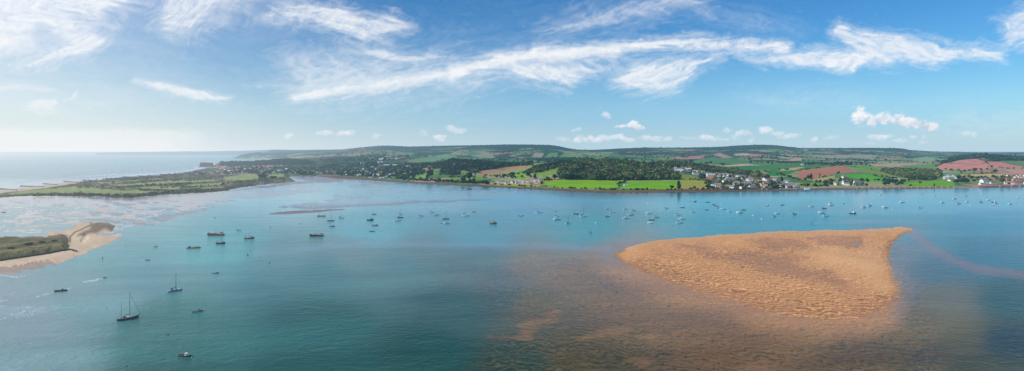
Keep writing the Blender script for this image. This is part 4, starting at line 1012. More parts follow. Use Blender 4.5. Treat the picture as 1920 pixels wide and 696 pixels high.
LEAF = attr_mat("leaf_canopy", .85, .15, .3, .2)
BARK = paint((.09, .065, .045), .95, var=.3)
GREENS = {'dark': (44, 63, 37), 'mid': (63, 88, 44), 'light': (105, 123, 57), 'olive': (99, 103, 55), 'gold': (200, 155, 60), 'rust': (96, 84, 48), 'blue': (46, 72, 57), 'lime': (140, 154, 59)}
_protos = {}


def tree_proto(kind, tint, var):
    key = (kind, tint, var)
    if key in _protos: return _protos[key]
    rng = np.random.default_rng((hash_s(kind) * 31 + var) % 99991)
    V, Fq, K = crown_arrays(rng, 210 if kind == 'broad' else 150, kind)
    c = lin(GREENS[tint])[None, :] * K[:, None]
    c = c * np.array([1 + .12 * rng.normal(), 1, 1 + .1 * rng.normal()])
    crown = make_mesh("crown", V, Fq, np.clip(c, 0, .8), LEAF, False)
    mb = MB(); z = 0
    pts = [(0, 0, -.06), (.012, .005, .12), (-.008, .01, .26), (.01, -.01, .42)]; rs = [.035, .028, .022, .013]
    if kind in ('conifer', 'column'): rs = [.03, .026, .02, .012]
    n = 7; Vt = []
    for (x, y, zz), r in zip(pts, rs): Vt += [(x + r * math.cos(6.283 * k / n), y + r * math.sin(6.283 * k / n), zz) for k in range(n)]
    mb.add(Vt, [(j * n + k, j * n + (k + 1) % n, (j + 1) * n + (k + 1) % n, (j + 1) * n + k) for j in range(3) for k in range(n)] + [tuple(range(3 * n, 4 * n))])
    if kind == 'broad':
        for a in (0.4, 2.4, 4.5): mb.tube((0, 0, .24), (.16 * math.cos(a), .16 * math.sin(a), .46), .016, .008, 5)
    trunk = mb.mesh("trunk", BARK)
    _protos[key] = (crown, trunk)
    return _protos[key]


def hash_s(s): return sum((i + 1) * ord(ch) for i, ch in enumerate(s))


TREE_RNG = random.Random(23)


def plant(pt, h, kind='broad', tint='mid', label="", group=None, wide=1.0, name=None, cat=None):
    crown, trunk = tree_proto(kind, tint, TREE_RNG.randrange(5 if kind == 'broad' else 3))
    name = name or {'bush': 'shrub', 'conifer': 'conifer_tree', 'column': 'poplar_tree'}.get(kind, 'broadleaf_tree')
    t = thing(name, label, cat or ('shrub' if kind == 'bush' else 'tree'), (pt[0], pt[1], pt[2] - .2), TREE_RNG.uniform(0, 6.28), (h * wide, h * wide, h), group)
    link("crown", crown, t)
    if kind != 'bush': link("trunk", trunk, t)
    return t


def in_poly(x, y, poly):
    r = False; j = len(poly) - 1
    for i in range(len(poly)):
        xi, yi = poly[i]; xj, yj = poly[j]
        if (yi > y) != (yj > y) and x < (xj - xi) * (y - yi) / (yj - yi) + xi: r = not r
        j = i
    return r


def sample_poly(poly, n, rng):
    xs = [p[0] for p in poly]; ys = [p[1] for p in poly]; out = []; guard = 0
    while len(out) < n and guard < n * 60:
        guard += 1
        x, y = rng.uniform(min(xs), max(xs)), rng.uniform(min(ys), max(ys))
        if in_poly(x, y, poly): out.append((x, y))
    return out


def build_woods():
    """Dense woods and far tree belts, which read as masses: one object each, built crown by crown."""
    rng = np.random.default_rng(77); rr = random.Random(77)
    protos = [crown_arrays(rng, 70) for _ in range(7)]

    def vn(x, y): return float(vnoise(np.array([x]), np.array([y]), 505)[0])

    def mass(pts, label, tints, hmin, hmax, name="forest"):
        Vs, Fs, Cs, b = [], [], [], 0
        for (x, y, z) in pts:
            V, Fq, K = protos[rr.randrange(7)]
            h = (hmin + (hmax - hmin) * rr.random() ** 1.3) * (1.3 if rr.random() < .12 else 1); w = h * rr.uniform(.9, 1.45); a = rr.uniform(0, 6.28)
            ca, sa = math.cos(a), math.sin(a)
            P = np.stack([(V[:, 0] * ca - V[:, 1] * sa) * w + x, (V[:, 0] * sa + V[:, 1] * ca) * w + y, V[:, 2] * h + z - h * .18], -1)
            q = vn(x / 70, y / 110) + rr.uniform(-.28, .28)
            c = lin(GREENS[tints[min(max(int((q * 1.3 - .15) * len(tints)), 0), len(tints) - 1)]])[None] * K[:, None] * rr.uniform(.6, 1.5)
            Vs.append(P); Fs.append(Fq + b); Cs.append(c); b += len(V)
        if not Vs: return
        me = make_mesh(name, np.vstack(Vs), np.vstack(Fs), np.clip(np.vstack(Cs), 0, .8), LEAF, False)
        link(name, me, label=label, category="wood", kind="stuff")

    def region(poly, step, wide=1.0):
        """Stand trees through the real ground area behind a survey outline."""
        hits = [h for h in (hit(*p) for p in poly) if h]
        cx = [h[0] for h in hits]; cy = [h[1] for h in hits]
        gx, gy = np.meshgrid(np.arange(min(cx), max(cx), step), np.arange(min(cy), max(cy) + 60, step))
        X = gx + rng.uniform(-.45, .45, gx.shape) * step; Yy = gy + rng.uniform(-.45, .45, gx.shape) * step
        px = 960 + X / Yy * F; z = land_z(np.clip(px, 400, 2250), Yy); row = HZ + (H - z) * F / Yy
        k = (px > 400) & (px < 2250) & (z > .8) & (sd_poly(px, row, poly) > -.4)
        return list(zip(X[k], Yy[k], z[k]))
    dk = ['dark', 'dark', 'mid', 'mid', 'olive']; au = ['dark', 'mid', 'olive', 'olive', 'rust', 'light', 'mid']
    mass(region(WOODS['W1'], 13), "dark wood along the low ridge above the brown stubble fields", ['dark', 'dark', 'mid', 'blue', 'olive'], 12, 18)
    mass(region(WOODS['W2'], 13.5), "broad mixed wood on the rounded hill behind the bright green field", au, 13, 21)
    mass(region(WOODS['W3'], 12), "narrow tree belt climbing beside the pale green hillside field", dk, 11, 16)
    mass(region(WOODS['W4'], 12.5), "long wood on the crest above the white hillside village", au, 10, 16)
    mass(region(WOODS['W5'], 12.5), "autumn mixed wood between the two green pastures by the far shore", au + ['light'], 10, 15)
    mass(region(WOODS['W6'], 19), "dark wood capping the hill over the ploughed red fields", ['dark', 'blue', 'mid'], 12, 19)
    mass(region(WOODS['W8'], 22), "dark wood on the sea headland beyond the golf links", ['dark', 'blue', 'dark'], 11, 17)
    # belts of hedgerow trees over the far slopes
    pts = []
    X, Yy = [], []
    for _ in range(26000):
        d = math.exp(rr.uniform(math.log(2900), math.log(9500))); px = rr.uniform(600, 2150); X.append((px - 960) / F * d); Yy.append(d)
    X, Yy = np.array(X), np.array(Yy); px = 960 + X / Yy * F; z = land_z(px, Yy)
    idx, edge = patchwork(X, Yy, px, Yy, z)
    row = HZ + (H - z) * F / Yy
    n = fbm(X / 700, Yy / 900, 313, 5, .55); cop = fbm(X / 420, Yy / 520, 317, 4)
    ok = ((edge < 9) & (Yy < 7500)) | ((cop > .59) & (Yy < 6500)) | ((Z_up(z, n) > .5) & (Yy > 4200) & (np.arange(len(X)) % 3 == 0))
    free = np.ones(len(X), bool)
    for p, c, k in FIELDS: free &= sd_poly(px, row, p) < -.3
    ok &= free & (z > 4)
    sel = np.nonzero(ok)[0][:3600]
    mass([(X[i], Yy[i], z[i]) for i in sel], "hedgerow trees and copses strung over the far hillsides", ['dark', 'blue', 'mid', 'dark'], 9, 16, "forest")
    pts = []
    for ln, n in (([(740, 335), (800, 338.5), (860, 342), (917, 345.5)], 95), ([(775, 334), (776, 322)], 8), ([(800, 336), (812, 318)], 12), ([(840, 333), (870, 332), (890, 333)], 18), ([(888, 340), (893, 320)], 12), ([(925, 317), (948, 314), (965, 309)], 16), ([(905, 331), (952, 330.5), (990, 325)], 24),
                  ([(960, 329), (968, 337)], 7), ([(1015, 347), (1018, 339), (1050, 337)], 16), ([(1434, 322), (1470, 330), (1496, 337), (1524, 341)], 26), ([(1458, 318.5), (1500, 320.5), (1530, 316), (1581, 310.3)], 26), ([(1530, 343), (1620, 339), (1690, 341)], 34), ([(1640, 328), (1690, 340), (1750, 338.5)], 30), ([(1690, 331), (1720, 339)], 10),
                  ([(1758, 319), (1830, 320.5), (1862, 316.5), (1920, 317)], 30), ([(1757, 313), (1768, 306)], 8), ([(1862, 316), (1848, 304)], 8), ([(1790, 334), (1880, 333), (1925, 330)], 40), ([(1660, 322), (1690, 331)], 10), ([(1500, 349), (1560, 350.5)], 18)):
        seg = [math.hypot(b[0] - a[0], (b[1] - a[1]) * 3) for a, b in zip(ln[:-1], ln[1:])]
        for _ in range(n):
            i = rr.choices(range(len(seg)), seg)[0]; t = rr.random(); a, b = ln[i], ln[i + 1]
            h = hit(a[0] + (b[0] - a[0]) * t, a[1] + (b[1] - a[1]) * t + rr.gauss(0, .5))
            if h: pts.append(h)
    mass(pts, "unbroken hedges and hedge trees between the near fields of the far shore", ['dark', 'dark', 'mid', 'olive', 'dark'], 5, 12, "undergrowth")
    # leafy cover between the houses of the town at the head of the bay
    pts = []
    for poly, n in (([(560, 331), (600, 328), (660, 330), (760, 336), (800, 326), (780, 312), (700, 306), (620, 306), (560, 312)], 760), ([(600, 305), (700, 303), (780, 300), (760, 291), (700, 290), (620, 295)], 420), ([(405, 326), (560, 327), (560, 312), (430, 313)], 300)):
        for x, y in sample_poly(poly, n, rr):
            h = hit(x, y)
            if h: pts.append(h)
    mass(pts, "leafy cover of gardens and trees filling the town at the head of the bay", ['dark', 'dark', 'blue', 'mid', 'olive'], 8, 15)
    pts = []
    for poly, n in (([(1322, 354.5), (1490, 354), (1480, 346), (1420, 338), (1350, 333), (1324, 340)], 210), ([(1262, 323), (1320, 329), (1350, 334), (1430, 338), (1400, 327), (1330, 319), (1270, 316)], 120)):
        for x, y in sample_poly(poly, n, rr):
            h = hit(x, y)
            if h: pts.append(h)
    mass(pts, "leafy gardens and hedges between the houses of the hillside village", ['dark', 'dark', 'mid', 'olive', 'light'], 6, 12)
    # low scrub on the links
    pts = []
    lines = [[(205, 354), (250, 350), (300, 347), (345, 345), (360, 343)], [(150, 352), (200, 349)], [(320, 337), (360, 335), (420, 333)], [(335, 329), (400, 326), (440, 327)], [(205, 345), (300, 340), (400, 337)], [(300, 352), (420, 349)], [(425, 343), (470, 341), (500, 336)], [(60, 367), (150, 365.5), (245, 368), (320, 361), (400, 356)], [(150, 342), (219, 336), (321, 328), (362, 322)], [(240, 338), (330, 330)], [(260, 358), (330, 358)]]
    for ln in lines:
        for (x0, y0), (x1, y1) in zip(ln[:-1], ln[1:]):
            for _ in range(int(abs(x1 - x0) * .75)):
                t = rr.random(); pts.append(warren_hit(x0 + (x1 - x0) * t, y0 + (y1 - y0) * t + rr.gauss(0, .9)))
    mass(pts, "dark gorse and scrub scattered over the golf links", ['dark', 'olive', 'dark', 'mid'], 2.5, 5.5, "undergrowth")
    # rough bushes along the railway bank of the far shore
    pts = []
    for x in np.arange(640, 1500, 1.6):
        b, t = shore_rows(x)
        if rr.random() < (.9 if x < 910 else .35):
            h = hit(x, float(t) - rr.uniform(.2, 2.6 if x < 910 else .9))
            if h: pts.append(h)
    mass(pts, "ragged bushes along the bank of the far shore", ['dark', 'olive', 'mid'], 3, 7.5, "undergrowth")


def Z_up(z, n): return sstep(-14, 16, z - 118 + (n - .5) * 150)


def build_trees():
    rr = random.Random(41)

    def at(px, py): return hit(px, py)
    # trees one can single out
    singles = [
        (714, 329.5, 17, 'broad', 'gold', 1.1, "golden autumn tree on the shore behind the low white sheds"),
        (739, 329.5, 14, 'broad', 'gold', 1.0, "round orange tree just before the lime pasture on the shore"),
        (637, 327, 15, 'broad', 'rust', 1.2, "rusty brown tree beside the pale roofs on the bay shore"),
        (681, 328, 17, 'broad', 'olive', 1.2, "large yellowish green tree among the waterside houses of the town"),
        (806, 333, 30, 'broad', 'dark', 1.15, "huge dark tree at the shore end of the pale pastures"),
        (880, 341, 36, 'broad', 'dark', .75, "tallest dark tree by the far shore before the stubble field"),
        (869, 342, 22, 'broad', 'blue', 1.0, "bluish dark tree under the tallest shore tree"),
        (960, 333, 22, 'broad', 'dark', 1.0, "big round tree behind the small white hamlet"),
        (990, 332.5, 18, 'broad', 'dark', 1.1, "broad tree above the hamlet at the foot of the tree belt"),
        (1003, 332, 12, 'broad', 'mid', 1.0, "smaller tree just right of the broad tree above the hamlet"),
        (1040, 337, 18, 'broad', 'dark', 1.2, "dark tree at the corner of the bright green field"),
        (1273, 355, 21, 'column', 'dark', 1.25, "tall narrow dark tree dividing the bright field from the tan field"),
        (1260, 355.2, 12, 'broad', 'dark', 1.2, "round dark tree at the water side of the bright green field"),
        (1302, 355.2, 9, 'broad', 'dark', 1.2, "small round tree at the foot of the tan field"),
        (1316, 355.4, 5, 'bush', 'rust', 1.0, "brown bush on the bank below the tan field"),
        (1329, 355, 7, 'bush', 'olive', 1.0, "olive bush at the tan field's corner next to the village"),
        (1318, 338.5, 24, 'broad', 'dark', 1.15, "massive dark tree between the sloping field and the village"),
        (1516, 337, 16, 'broad', 'dark', 1.1, "dark tree standing below the red ploughed field"),
        (1521, 336, 18, 'column', 'dark', 1.4, "pointed dark tree beside the red ploughed field"),
        (1537, 331, 12, 'column', 'light', 1.4, "slender light green tree on the lower edge of the red field"),
        (1573, 325.5, 9, 'broad', 'dark', 1.1, "lone round tree at the red field's lower corner"),
        (1466, 340, 15, 'column', 'dark', 1.4, "dark spire shaped tree behind the white end houses of the village"),
        (1816, 333, 17, 'broad', 'lime', 1.0, "pale lime tree before the straw coloured strip field"),
        (1829, 321, 15, 'broad', 'rust', 1.5, "wide brown tree at the foot of the big red field"),
        (1858, 322, 17, 'broad', 'lime', 1.1, "yellow green tree right of the brown tree under the red field"),
        (1866, 324.5, 16, 'broad', 'blue', 1.2, "dark bluish tree beside the yellow green tree"),
        (1880, 343.5, 17, 'broad', 'rust', 1.1, "rusty brown tree next to the red roofed houses"),
        (1757, 331, 16, 'column', 'gold', 1.5, "yellow poplar at the edge of the autumn wood"),
        (1772, 318, 7, 'broad', 'dark', 1.1, "left one of two round trees inside the red field's lower edge"),
        (1774.5, 318, 7.5, 'broad', 'dark', 1.1, "right one of two round trees inside the red field's lower edge"),
        (1875, 315.5, 9, 'broad', 'dark', 1.1, "round tree on the hedge line between the upper and lower red fields"),
        (1888, 317, 8, 'broad', 'rust', 1.1, "small reddish tree on the hedge of the farthest red field"),
        (1811, 319, 4, 'bush', 'dark', 1.0, "small dark bush in the middle of the red field's lower hedge"),
        (1853, 313, 5, 'bush', 'dark', 1.0, "dark bush at the meeting of the red fields' hedges"),
        (1725, 345, 8, 'broad', 'dark', 1.2, "dark bush-like tree alone on the bright shore meadow"),
        (1752, 349, 7, 'conifer', 'dark', 1.3, "small pointed tree at the water edge of the shore meadow"),
        (1707, 349, 6, 'bush', 'dark', 1.0, "low bush at the edge of the sea wall before the meadow"),
    ]
    for px, py, h, k, t, w, lab in singles:
        p = at(px, py)
        if p: plant(p, h, k, t, lab, None, w)
    # twin dark oaks and hedge trees on the links
    for px, py, h, w, lab in [(492, 337, 22, 1.7, "wide dark tree on the links, larger of the twin clumps"), (511, 338, 17, 1.6, "dark domed tree on the links, smaller of the twin clumps"), (418, 348.5, 10, 1.0, "small lone tree at the marsh edge of the links"),
                              (481, 325, 14, 1.3, "dark tree between the links and the holiday park")]:
        plant(warren_hit(px, py), h, 'broad', 'dark', lab, None, w)
    groups = [
        ([(362, 325), (400, 324), (430, 323), (465, 323), (465, 327), (430, 328), (380, 329)], 26, (7, 12), ['dark', 'dark', 'mid'], "dark tree in the belt across the head of the links", "trees in the belt across the links", True),
        ([(260, 349), (300, 347.5), (345, 345.5), (360, 344), (360, 346), (300, 350), (262, 351)], 18, (5, 9), ['dark', 'mid'], "low dark tree in the hedge through the middle of the links", "hedge trees through the links", True),
        ([(772, 324), (812, 322), (816, 310), (790, 310), (774, 316)], 26, (12, 19), ['dark', 'mid'], "dark tree left of the stubble hill above the pale pastures", "trees above the pale pastures", False),
        ([(820, 331), (864, 331), (862, 321), (826, 320)], 22, (12, 19), ['dark', 'dark', 'blue'], "dark tree in the clump between the shore pastures", "clump between the shore pastures", False),
        ([(740, 333), (752, 333), (752, 324), (740, 324)], 7, (11, 15), ['dark', 'rust'], "dark tree on the town side of the lime pasture", "trees on the town side of the lime pasture", False),
        ([(655, 331), (735, 334.5), (735, 329), (680, 326), (655, 327)], 18, (8, 13), ['dark', 'olive', 'mid', 'dark'], "dark tree by the waterside houses of the town", "waterside trees of the town", False),
        ([(905, 335), (1030, 338.5), (1030, 334), (970, 331), (905, 332)], 20, (6, 11), ['dark', 'mid'], "dark tree behind the white hamlet on the shore", "trees around the hamlet", False),
        ([(1050, 337.6), (1120, 338.8), (1175, 338.8), (1268, 338), (1270, 335), (1178, 335.6), (1120, 335), (1050, 334)], 30, (13, 19), ['dark', 'dark', 'mid', 'olive'], "dark tree on the front edge of the big wood", "front row of the big wood", False),
        ([(1154, 354), (1165, 348), (1178, 340), (1172, 339), (1158, 346), (1150, 353)], 9, (6, 10), ['dark', 'mid'], "tree in the short hedge between the two bright green fields", "hedge between the bright fields", False),
        ([(1282, 338.5), (1316, 339), (1316, 337), (1282, 337)], 8, (4, 6.5), ['dark', 'mid'], "low tree in the hedge above the tan field", "hedge above the tan field", False),
        ([(1538, 347), (1600, 349), (1632, 350), (1632, 343), (1600, 338), (1570, 336), (1545, 342)], 26, (8, 14), ['dark', 'dark', 'olive', 'mid'], "dark tree around the white shore cottages by the jetty", "trees around the shore cottages", False),
        ([(1650, 349), (1695, 349.5), (1695, 343), (1668, 339), (1655, 342)], 15, (8, 13), ['dark', 'dark', 'mid'], "dark tree in the clump left of the shore meadow", "clump left of the shore meadow", False),
        ([(1788, 345), (1818, 346), (1818, 337), (1792, 336)], 12, (11, 16), ['dark', 'olive', 'dark'], "big dark tree in the clump right of the shore meadow", "clump right of the shore meadow", False),
        ([(1820, 343), (1880, 345), (1880, 338), (1850, 334), (1822, 335)], 14, (7, 12), ['dark', 'rust', 'mid', 'olive'], "tree around the large white shore house", "trees around the large white house", False),
        ([(1884, 347), (1930, 346), (1930, 334), (1890, 333)], 12, (6, 10), ['dark', 'mid'], "garden tree among the red roofed houses", "garden trees of the red roofed houses", False),
        ([(1790, 326), (1865, 327), (1870, 321), (1800, 320)], 12, (7, 12), ['olive', 'light', 'dark'], "tree in the light green row above the straw strip field", "row above the straw strip field", False),
        ([(1524, 335.5), (1570, 326), (1574, 327.5), (1528, 337)], 9, (4, 7), ['dark'], "low tree in the hedge under the red ploughed field", "hedge under the red ploughed field", False),
        ([(1592, 312), (1625, 316.5), (1660, 322), (1660, 323.5), (1622, 318)], 9, (4, 7), ['dark', 'mid'], "low tree in the hedge right of the red ploughed field", "hedge right of the red ploughed field", False),
        ([(1622, 325), (1640, 329), (1662, 336), (1660, 338), (1638, 330)], 9, (5, 8), ['dark', 'mid'], "tree in the hedge along the bright green triangle field", "hedge along the triangle field", False),
    ]
    for poly, n, (h0, h1), tints, lab, grp, low in groups:
        for x, y in sample_poly(poly, n, rr):
            p = warren_hit(x, y) if low else at(x, y)
            if p: plant(p, rr.uniform(h0, h1), 'broad', rr.choice(tints), lab, grp, rr.uniform(1.0, 1.35))
    for i, (x, y) in enumerate([(20, 466), (52, 459), (79, 455), (101, 452)]):
        X, Yy, _ = ground(x, y, 4)
        plant((X, Yy, 3.6), [2.6, 3.4, 2.4, 2.2][i], 'bush', 'dark', ["low dark shrub near the outer end of the dune grass", "largest dark shrub in the middle of the dune grass", "small dark shrub behind the middle of the dune grass", "small shrub near the sandy end of the dune grass"][i], None, 1.6)


# ------------------------------------------------------------------ houses
def gable(L, W, h, rh, over=.45):
    """Gabled roof slab sitting on the wall tops, eaves overhanging."""
    x, y = L / 2 + over, W / 2 + over; t = .25
    z0 = h - over * rh / (W / 2)
    V = []
    for zz in (0, t):
        V += [(-x, -y, z0 + zz), (x, -y, z0 + zz), (x, 0, h + rh + zz), (-x, 0, h + rh + zz), (x, y, z0 + zz), (-x, y, z0 + zz)]
    Fc = [(0, 3, 2, 1), (3, 5, 4, 2), (6, 7, 8, 9), (9, 8, 10, 11), (0, 1, 7, 6), (5, 11, 10, 4), (1, 2, 8, 7), (2, 4, 10, 8), (0, 6, 9, 3), (3, 9, 11, 5)]
    return V, Fc


def walls(L, W, h, rh):
    x, y = L / 2, W / 2
    V = [(-x, -y, -2), (x, -y, -2), (x, y, -2), (-x, y, -2), (-x, -y, h), (x, -y, h), (x, y, h), (-x, y, h), (-x, 0, h + rh), (x, 0, h + rh)]
    return V, [(0, 1, 5, 4), (1, 2, 6, 9, 5), (2, 3, 7, 6), (3, 0, 4, 8, 7)]


HOUSE_FORMS = {'house': (11, 8, 5.2, 3.4), 'terrace': (22, 8.5, 5.6, 3.4), 'bungalow': (13, 8.5, 2.8, 2.8), 'villa': (15, 11, 6.6, 4.2), 'chalet': (13, 5, 2.6, .9), 'shed': (26, 9, 3.2, 1.6)}
WALLS = {'white': (.86, .85, .82), 'cream': (.68, .60, .46), 'grey': (.46, .45, .43), 'brick': (.36, .20, .14), 'pink': (.66, .48, .42)}
ROOFS = {'slate': (.22, .22, .23), 'brown': (.26, .17, .12), 'red': (.42, .18, .11), 'pale': (.55, .54, .52)}
_house = {}


def house_parts(form, wall, roof):
    k = (form, wall, roof)
    if k in _house: return _house[k]
    L, W, h, rh = HOUSE_FORMS[form]
    wm = MB().add(*walls(L, W, h, rh)).mesh("wall", paint(WALLS[wall], .8, var=.06, scale=.4))
    rm = MB().add(*gable(L, W, h, rh)).mesh("roof", paint(ROOFS[roof], .75, var=.18, scale=.7))
    ch = []
    if form in ('house', 'terrace', 'villa'):
        for cx in ((-L * .32, L * .32) if form != 'house' else (L * .3,)):
            ch.append(MB().box(cx - .5, cx + .5, -.5, .5, h + rh - .9, h + rh + 1.3).add(*_pot(cx, h + rh + 1.3)).mesh("chimney", paint((.33, .2, .15), .85)))
    wi = []
    if form in ('house', 'villa', 'bungalow', 'terrace'):
        nx = {'house': 3, 'villa': 4, 'bungalow': 3, 'terrace': 6}[form]
        for s in (-1, 1):
            for f in range(2 if h > 4 else 1):
                mb = MB()
                for i in range(nx):
                    x = (i - (nx - 1) / 2) * L / (nx + .3); z = 1.0 + f * 2.6
                    y = s * (W / 2 + .04)
                    mb.box(x - .75, x + .75, min(y, y - s * .1), max(y, y - s * .1), z, z + 1.4)
                wi.append(mb)
    _house[k] = (wm, rm, ch, wi)
    return _house[k]


def _pot(cx, z):
    m = MB().lathe([(.18, z), (.16, z + .5)], 6, cx, 0)
    return m.v, m.f


GLASS = paint((.05, .06, .08), .12, var=.05, spec=.8)
_win = {}


def build_house(pt, rz, form, wall, roof, label, group, sc=1.0, detail=0):
    t = thing({'terrace': 'terraced_house', 'chalet': 'holiday_chalet', 'shed': 'long_shed', 'bungalow': 'bungalow'}.get(form, 'house'), label, {'chalet': 'chalet', 'shed': 'shed'}.get(form, 'house'), pt, rz, sc, group)
    wm, rm, ch, wi = house_parts(form, wall, roof)
    w = link("wall", wm, t); r = link("roof", rm, t)
    for c in ch: link("chimney", c, r)
    if detail:
        L, W, h, rh = HOUSE_FORMS[form]
        nx = {'house': 3, 'villa': 4, 'bungalow': 3, 'terrace': 6}.get(form, 2)
        for f in range(2 if h > 4 else 1):
            for i in range(nx):
                key = (form, f, i)
                if key not in _win:
                    x = (i - (nx - 1) / 2) * L / (nx + .3); z = .9 + f * 2.6
                    _win[key] = MB().box(x - .8, x + .8, -W / 2 - .06, -W / 2 + .05, z, z + 1.5).mesh("window", GLASS)
                link("window", _win[key], w)
    return t


def build_houses():
    rr = random.Random(61)
    vw = ['white'] * 6 + ['cream'] * 3 + ['grey', 'pink', 'brick']
    vr = ['slate'] * 4 + ['brown'] * 3 + ['pale', 'red']
    used = []

    def place(poly, n, forms, ws, rs, where, group, gap=13, sc=(.9, 1.15), face=0.0, rows=None, detail=0):
        out = 0; guard = 0
        while out < n and guard < n * 40:
            guard += 1
            (x, y), = sample_poly(poly, 1, rr) or [(None, None)]
            if x is None: continue
            p = hit(x, y)
            if not p or any(abs(p[0] - q[0]) < gap and abs(p[1] - q[1]) < gap * 1.6 for q in used): continue
            used.append(p)
            form, w, r = rr.choice(forms), rr.choice(ws), rr.choice(rs)
            look = {'house': 'house', 'terrace': 'terrace', 'bungalow': 'bungalow', 'villa': 'villa', 'chalet': 'chalet', 'shed': 'long shed'}[form]
            rname = {'slate': 'slate roof', 'brown': 'brown roof', 'red': 'red roof', 'pale': 'grey roof'}[r]
            lab = f"{w} {look}, {rname}, {where}"
            build_house((p[0], p[1], p[2] - .3), face + rr.gauss(0, .35) + (math.pi / 2 if rr.random() < .22 else 0), form, w, r, lab, group, rr.uniform(*sc), detail)
            out += 1
    # hillside village, from the crest down to the water
    place([(1256, 316.5), (1268, 315.5), (1300, 318.5), (1318, 322), (1318, 329), (1300, 329), (1275, 324), (1256, 322)], 24, ['house', 'bungalow', 'terrace'], vw, ['slate', 'pale', 'slate', 'brown'], "upper village row by the wood", "upper row houses of the hillside village", 15, (.75, 1.0))
    place([(1322, 326), (1350, 326), (1400, 333), (1418, 341), (1380, 344), (1340, 341), (1324, 334)], 36, ['house', 'bungalow', 'house', 'terrace'], vw, vr, "middle slope of hillside village", "middle slope houses of the hillside village", 15, (.85, 1.1))
    place([(1330, 345), (1420, 345), (1420, 354), (1338, 354.5)], 22, ['house', 'terrace', 'house'], ['white', 'cream', 'white', 'grey', 'brick'], vr, "by the hillside village's shore wall", "shore houses of the hillside village", 16, (.85, 1.1), 0, None, 1)
    place([(1420, 336), (1446, 337), (1470, 343), (1500, 350), (1490, 354.5), (1425, 352)], 26, ['house', 'villa', 'terrace', 'house'], ['white', 'white', 'white', 'cream', 'pink'], ['slate', 'slate', 'brown', 'red'], "harbour end of hillside village", "harbour end houses of the village", 14, (.85, 1.1), 0, None, 1)
    place([(917, 343), (940, 341.5), (990, 340), (1018, 339), (1018, 345), (990, 345.5), (930, 345.5)], 17, ['house', 'house', 'bungalow', 'villa'], ['white', 'white', 'white', 'cream'], ['slate', 'slate', 'pale'], "shore hamlet left of bright field", "houses of the shore hamlet", 14, (.65, .85), 0, None, 1)
    place([(1564, 343), (1610, 342), (1612, 349), (1570, 349)], 9, ['house', 'bungalow', 'villa'], ['white', 'white', 'cream'], ['slate', 'brown'], "dark trees right of the jetty", "shore cottages right of the jetty", 18, (1.0, 1.3), 0, None, 1)
    place([(1886, 339), (1925, 337), (1960, 337), (1960, 345), (1925, 346), (1886, 346)], 22, ['house', 'terrace', 'house'], ['cream', 'white', 'pink', 'brick'], ['red', 'red', 'red', 'brown'], "red roofed estate by far shore", "houses of the red roofed estate", 13, (.9, 1.15), 0, None, 1)
    place([(1766, 331), (1786, 330), (1800, 334), (1788, 340), (1770, 338)], 6, ['bungalow', 'house', 'shed'], ['white', 'grey', 'cream'], ['slate', 'brown', 'pale'], "behind shore meadow by autumn wood", "buildings behind the shore meadow", 22, (1.0, 1.3))
    place([(1886, 330), (1925, 329), (1925, 335), (1890, 336)], 7, ['house', 'bungalow'], ['white', 'cream'], ['red', 'brown'], "rise behind the red roofed estate", "houses on the rise behind the estate", 20, (1.0, 1.3))
    # town at the head of the bay
    place([(560, 326), (600, 327), (650, 330), (735, 334), (735, 327), (660, 322), (600, 321), (560, 321)], 26, ['house', 'terrace', 'bungalow', 'house'], ['white', 'white', 'cream', 'cream', 'grey'], ['slate', 'slate', 'brown', 'pale'], "bay front of the town", "bay front houses of the town", 20, (.85, 1.2))
    place([(640, 318), (700, 322), (770, 318), (770, 309), (700, 305), (640, 307)], 16, ['house', 'terrace', 'terrace'], ['white', 'white', 'cream', 'grey', 'brick'], ['slate', 'slate', 'pale', 'brown'], "middle terraces of the bay town", "terrace houses of the town", 28, (.9, 1.35))
    place([(660, 303), (760, 301), (790, 297), (770, 293), (700, 294)], 10, ['terrace', 'house'], ['white', 'cream', 'grey', 'brick'], ['slate', 'brown', 'pale'], "outer town below the far hill", "outer houses of the town", 45, (1.1, 1.6))
    place([(405, 322.5), (430, 322.8), (560, 325), (560, 319), (470, 315.5), (410, 318)], 40, ['chalet', 'chalet', 'shed', 'bungalow'], ['white', 'white', 'cream', 'grey'], ['pale', 'pale', 'slate', 'slate'], "holiday park behind the golf links", "chalets of the holiday park", 26, (1.0, 1.5))
    # single buildings
    for px, py, form, w, r, sc, rz, lab in [
            (1846, 344.5, 'villa', 'white', 'slate', 1.35, 0.1, "large white shore house with two gables and dark slate roof"),
            (1841, 346.5, 'bungalow', 'white', 'slate', 1.1, .05, "low white annexe in front of the large white shore house"),
            (1863, 345, 'terrace', 'cream', 'brown', .9, 0, "long cream garden building right of the large white shore house"),
            (1174, 348, 'shed', 'white', 'pale', .6, .5, "small white barn beside the hedge of the bright green field"),
            (716, 334.3, 'shed', 'white', 'pale', .8, -.1, "low white shed under the golden autumn tree"),
            (695, 333, 'shed', 'white', 'slate', .7, -.1, "low pale shed left of the golden tree on the bay shore"),
            (1775, 323.5, 'shed', 'grey', 'pale', 1.0, 0, "grey farm shed at the corner of the red field"),
            (1583, 335, 'villa', 'cream', 'brown', 1.0, .2, "cream farmhouse between dark trees at the green triangle field"),
            (1681, 338.5, 'bungalow', 'white', 'pale', 1.2, 0, "white bungalow between the triangle field and the meadow clump"),
            (1508, 309.5, 'shed', 'white', 'pale', 1.2, 0, "white farm buildings high behind the red ploughed field"),
            (1345, 318.5, 'villa', 'cream', 'brown', 1.1, .2, "cream villa standing in the wood over the village"),
            (1246, 313.5, 'villa', 'white', 'slate', 1.1, 0, "white villa half hidden at the wood's crest")]:
        p = hit(px, py)
        if p: build_house((p[0], p[1], p[2] - .3), rz, form, w, r, lab, None, sc, 1)
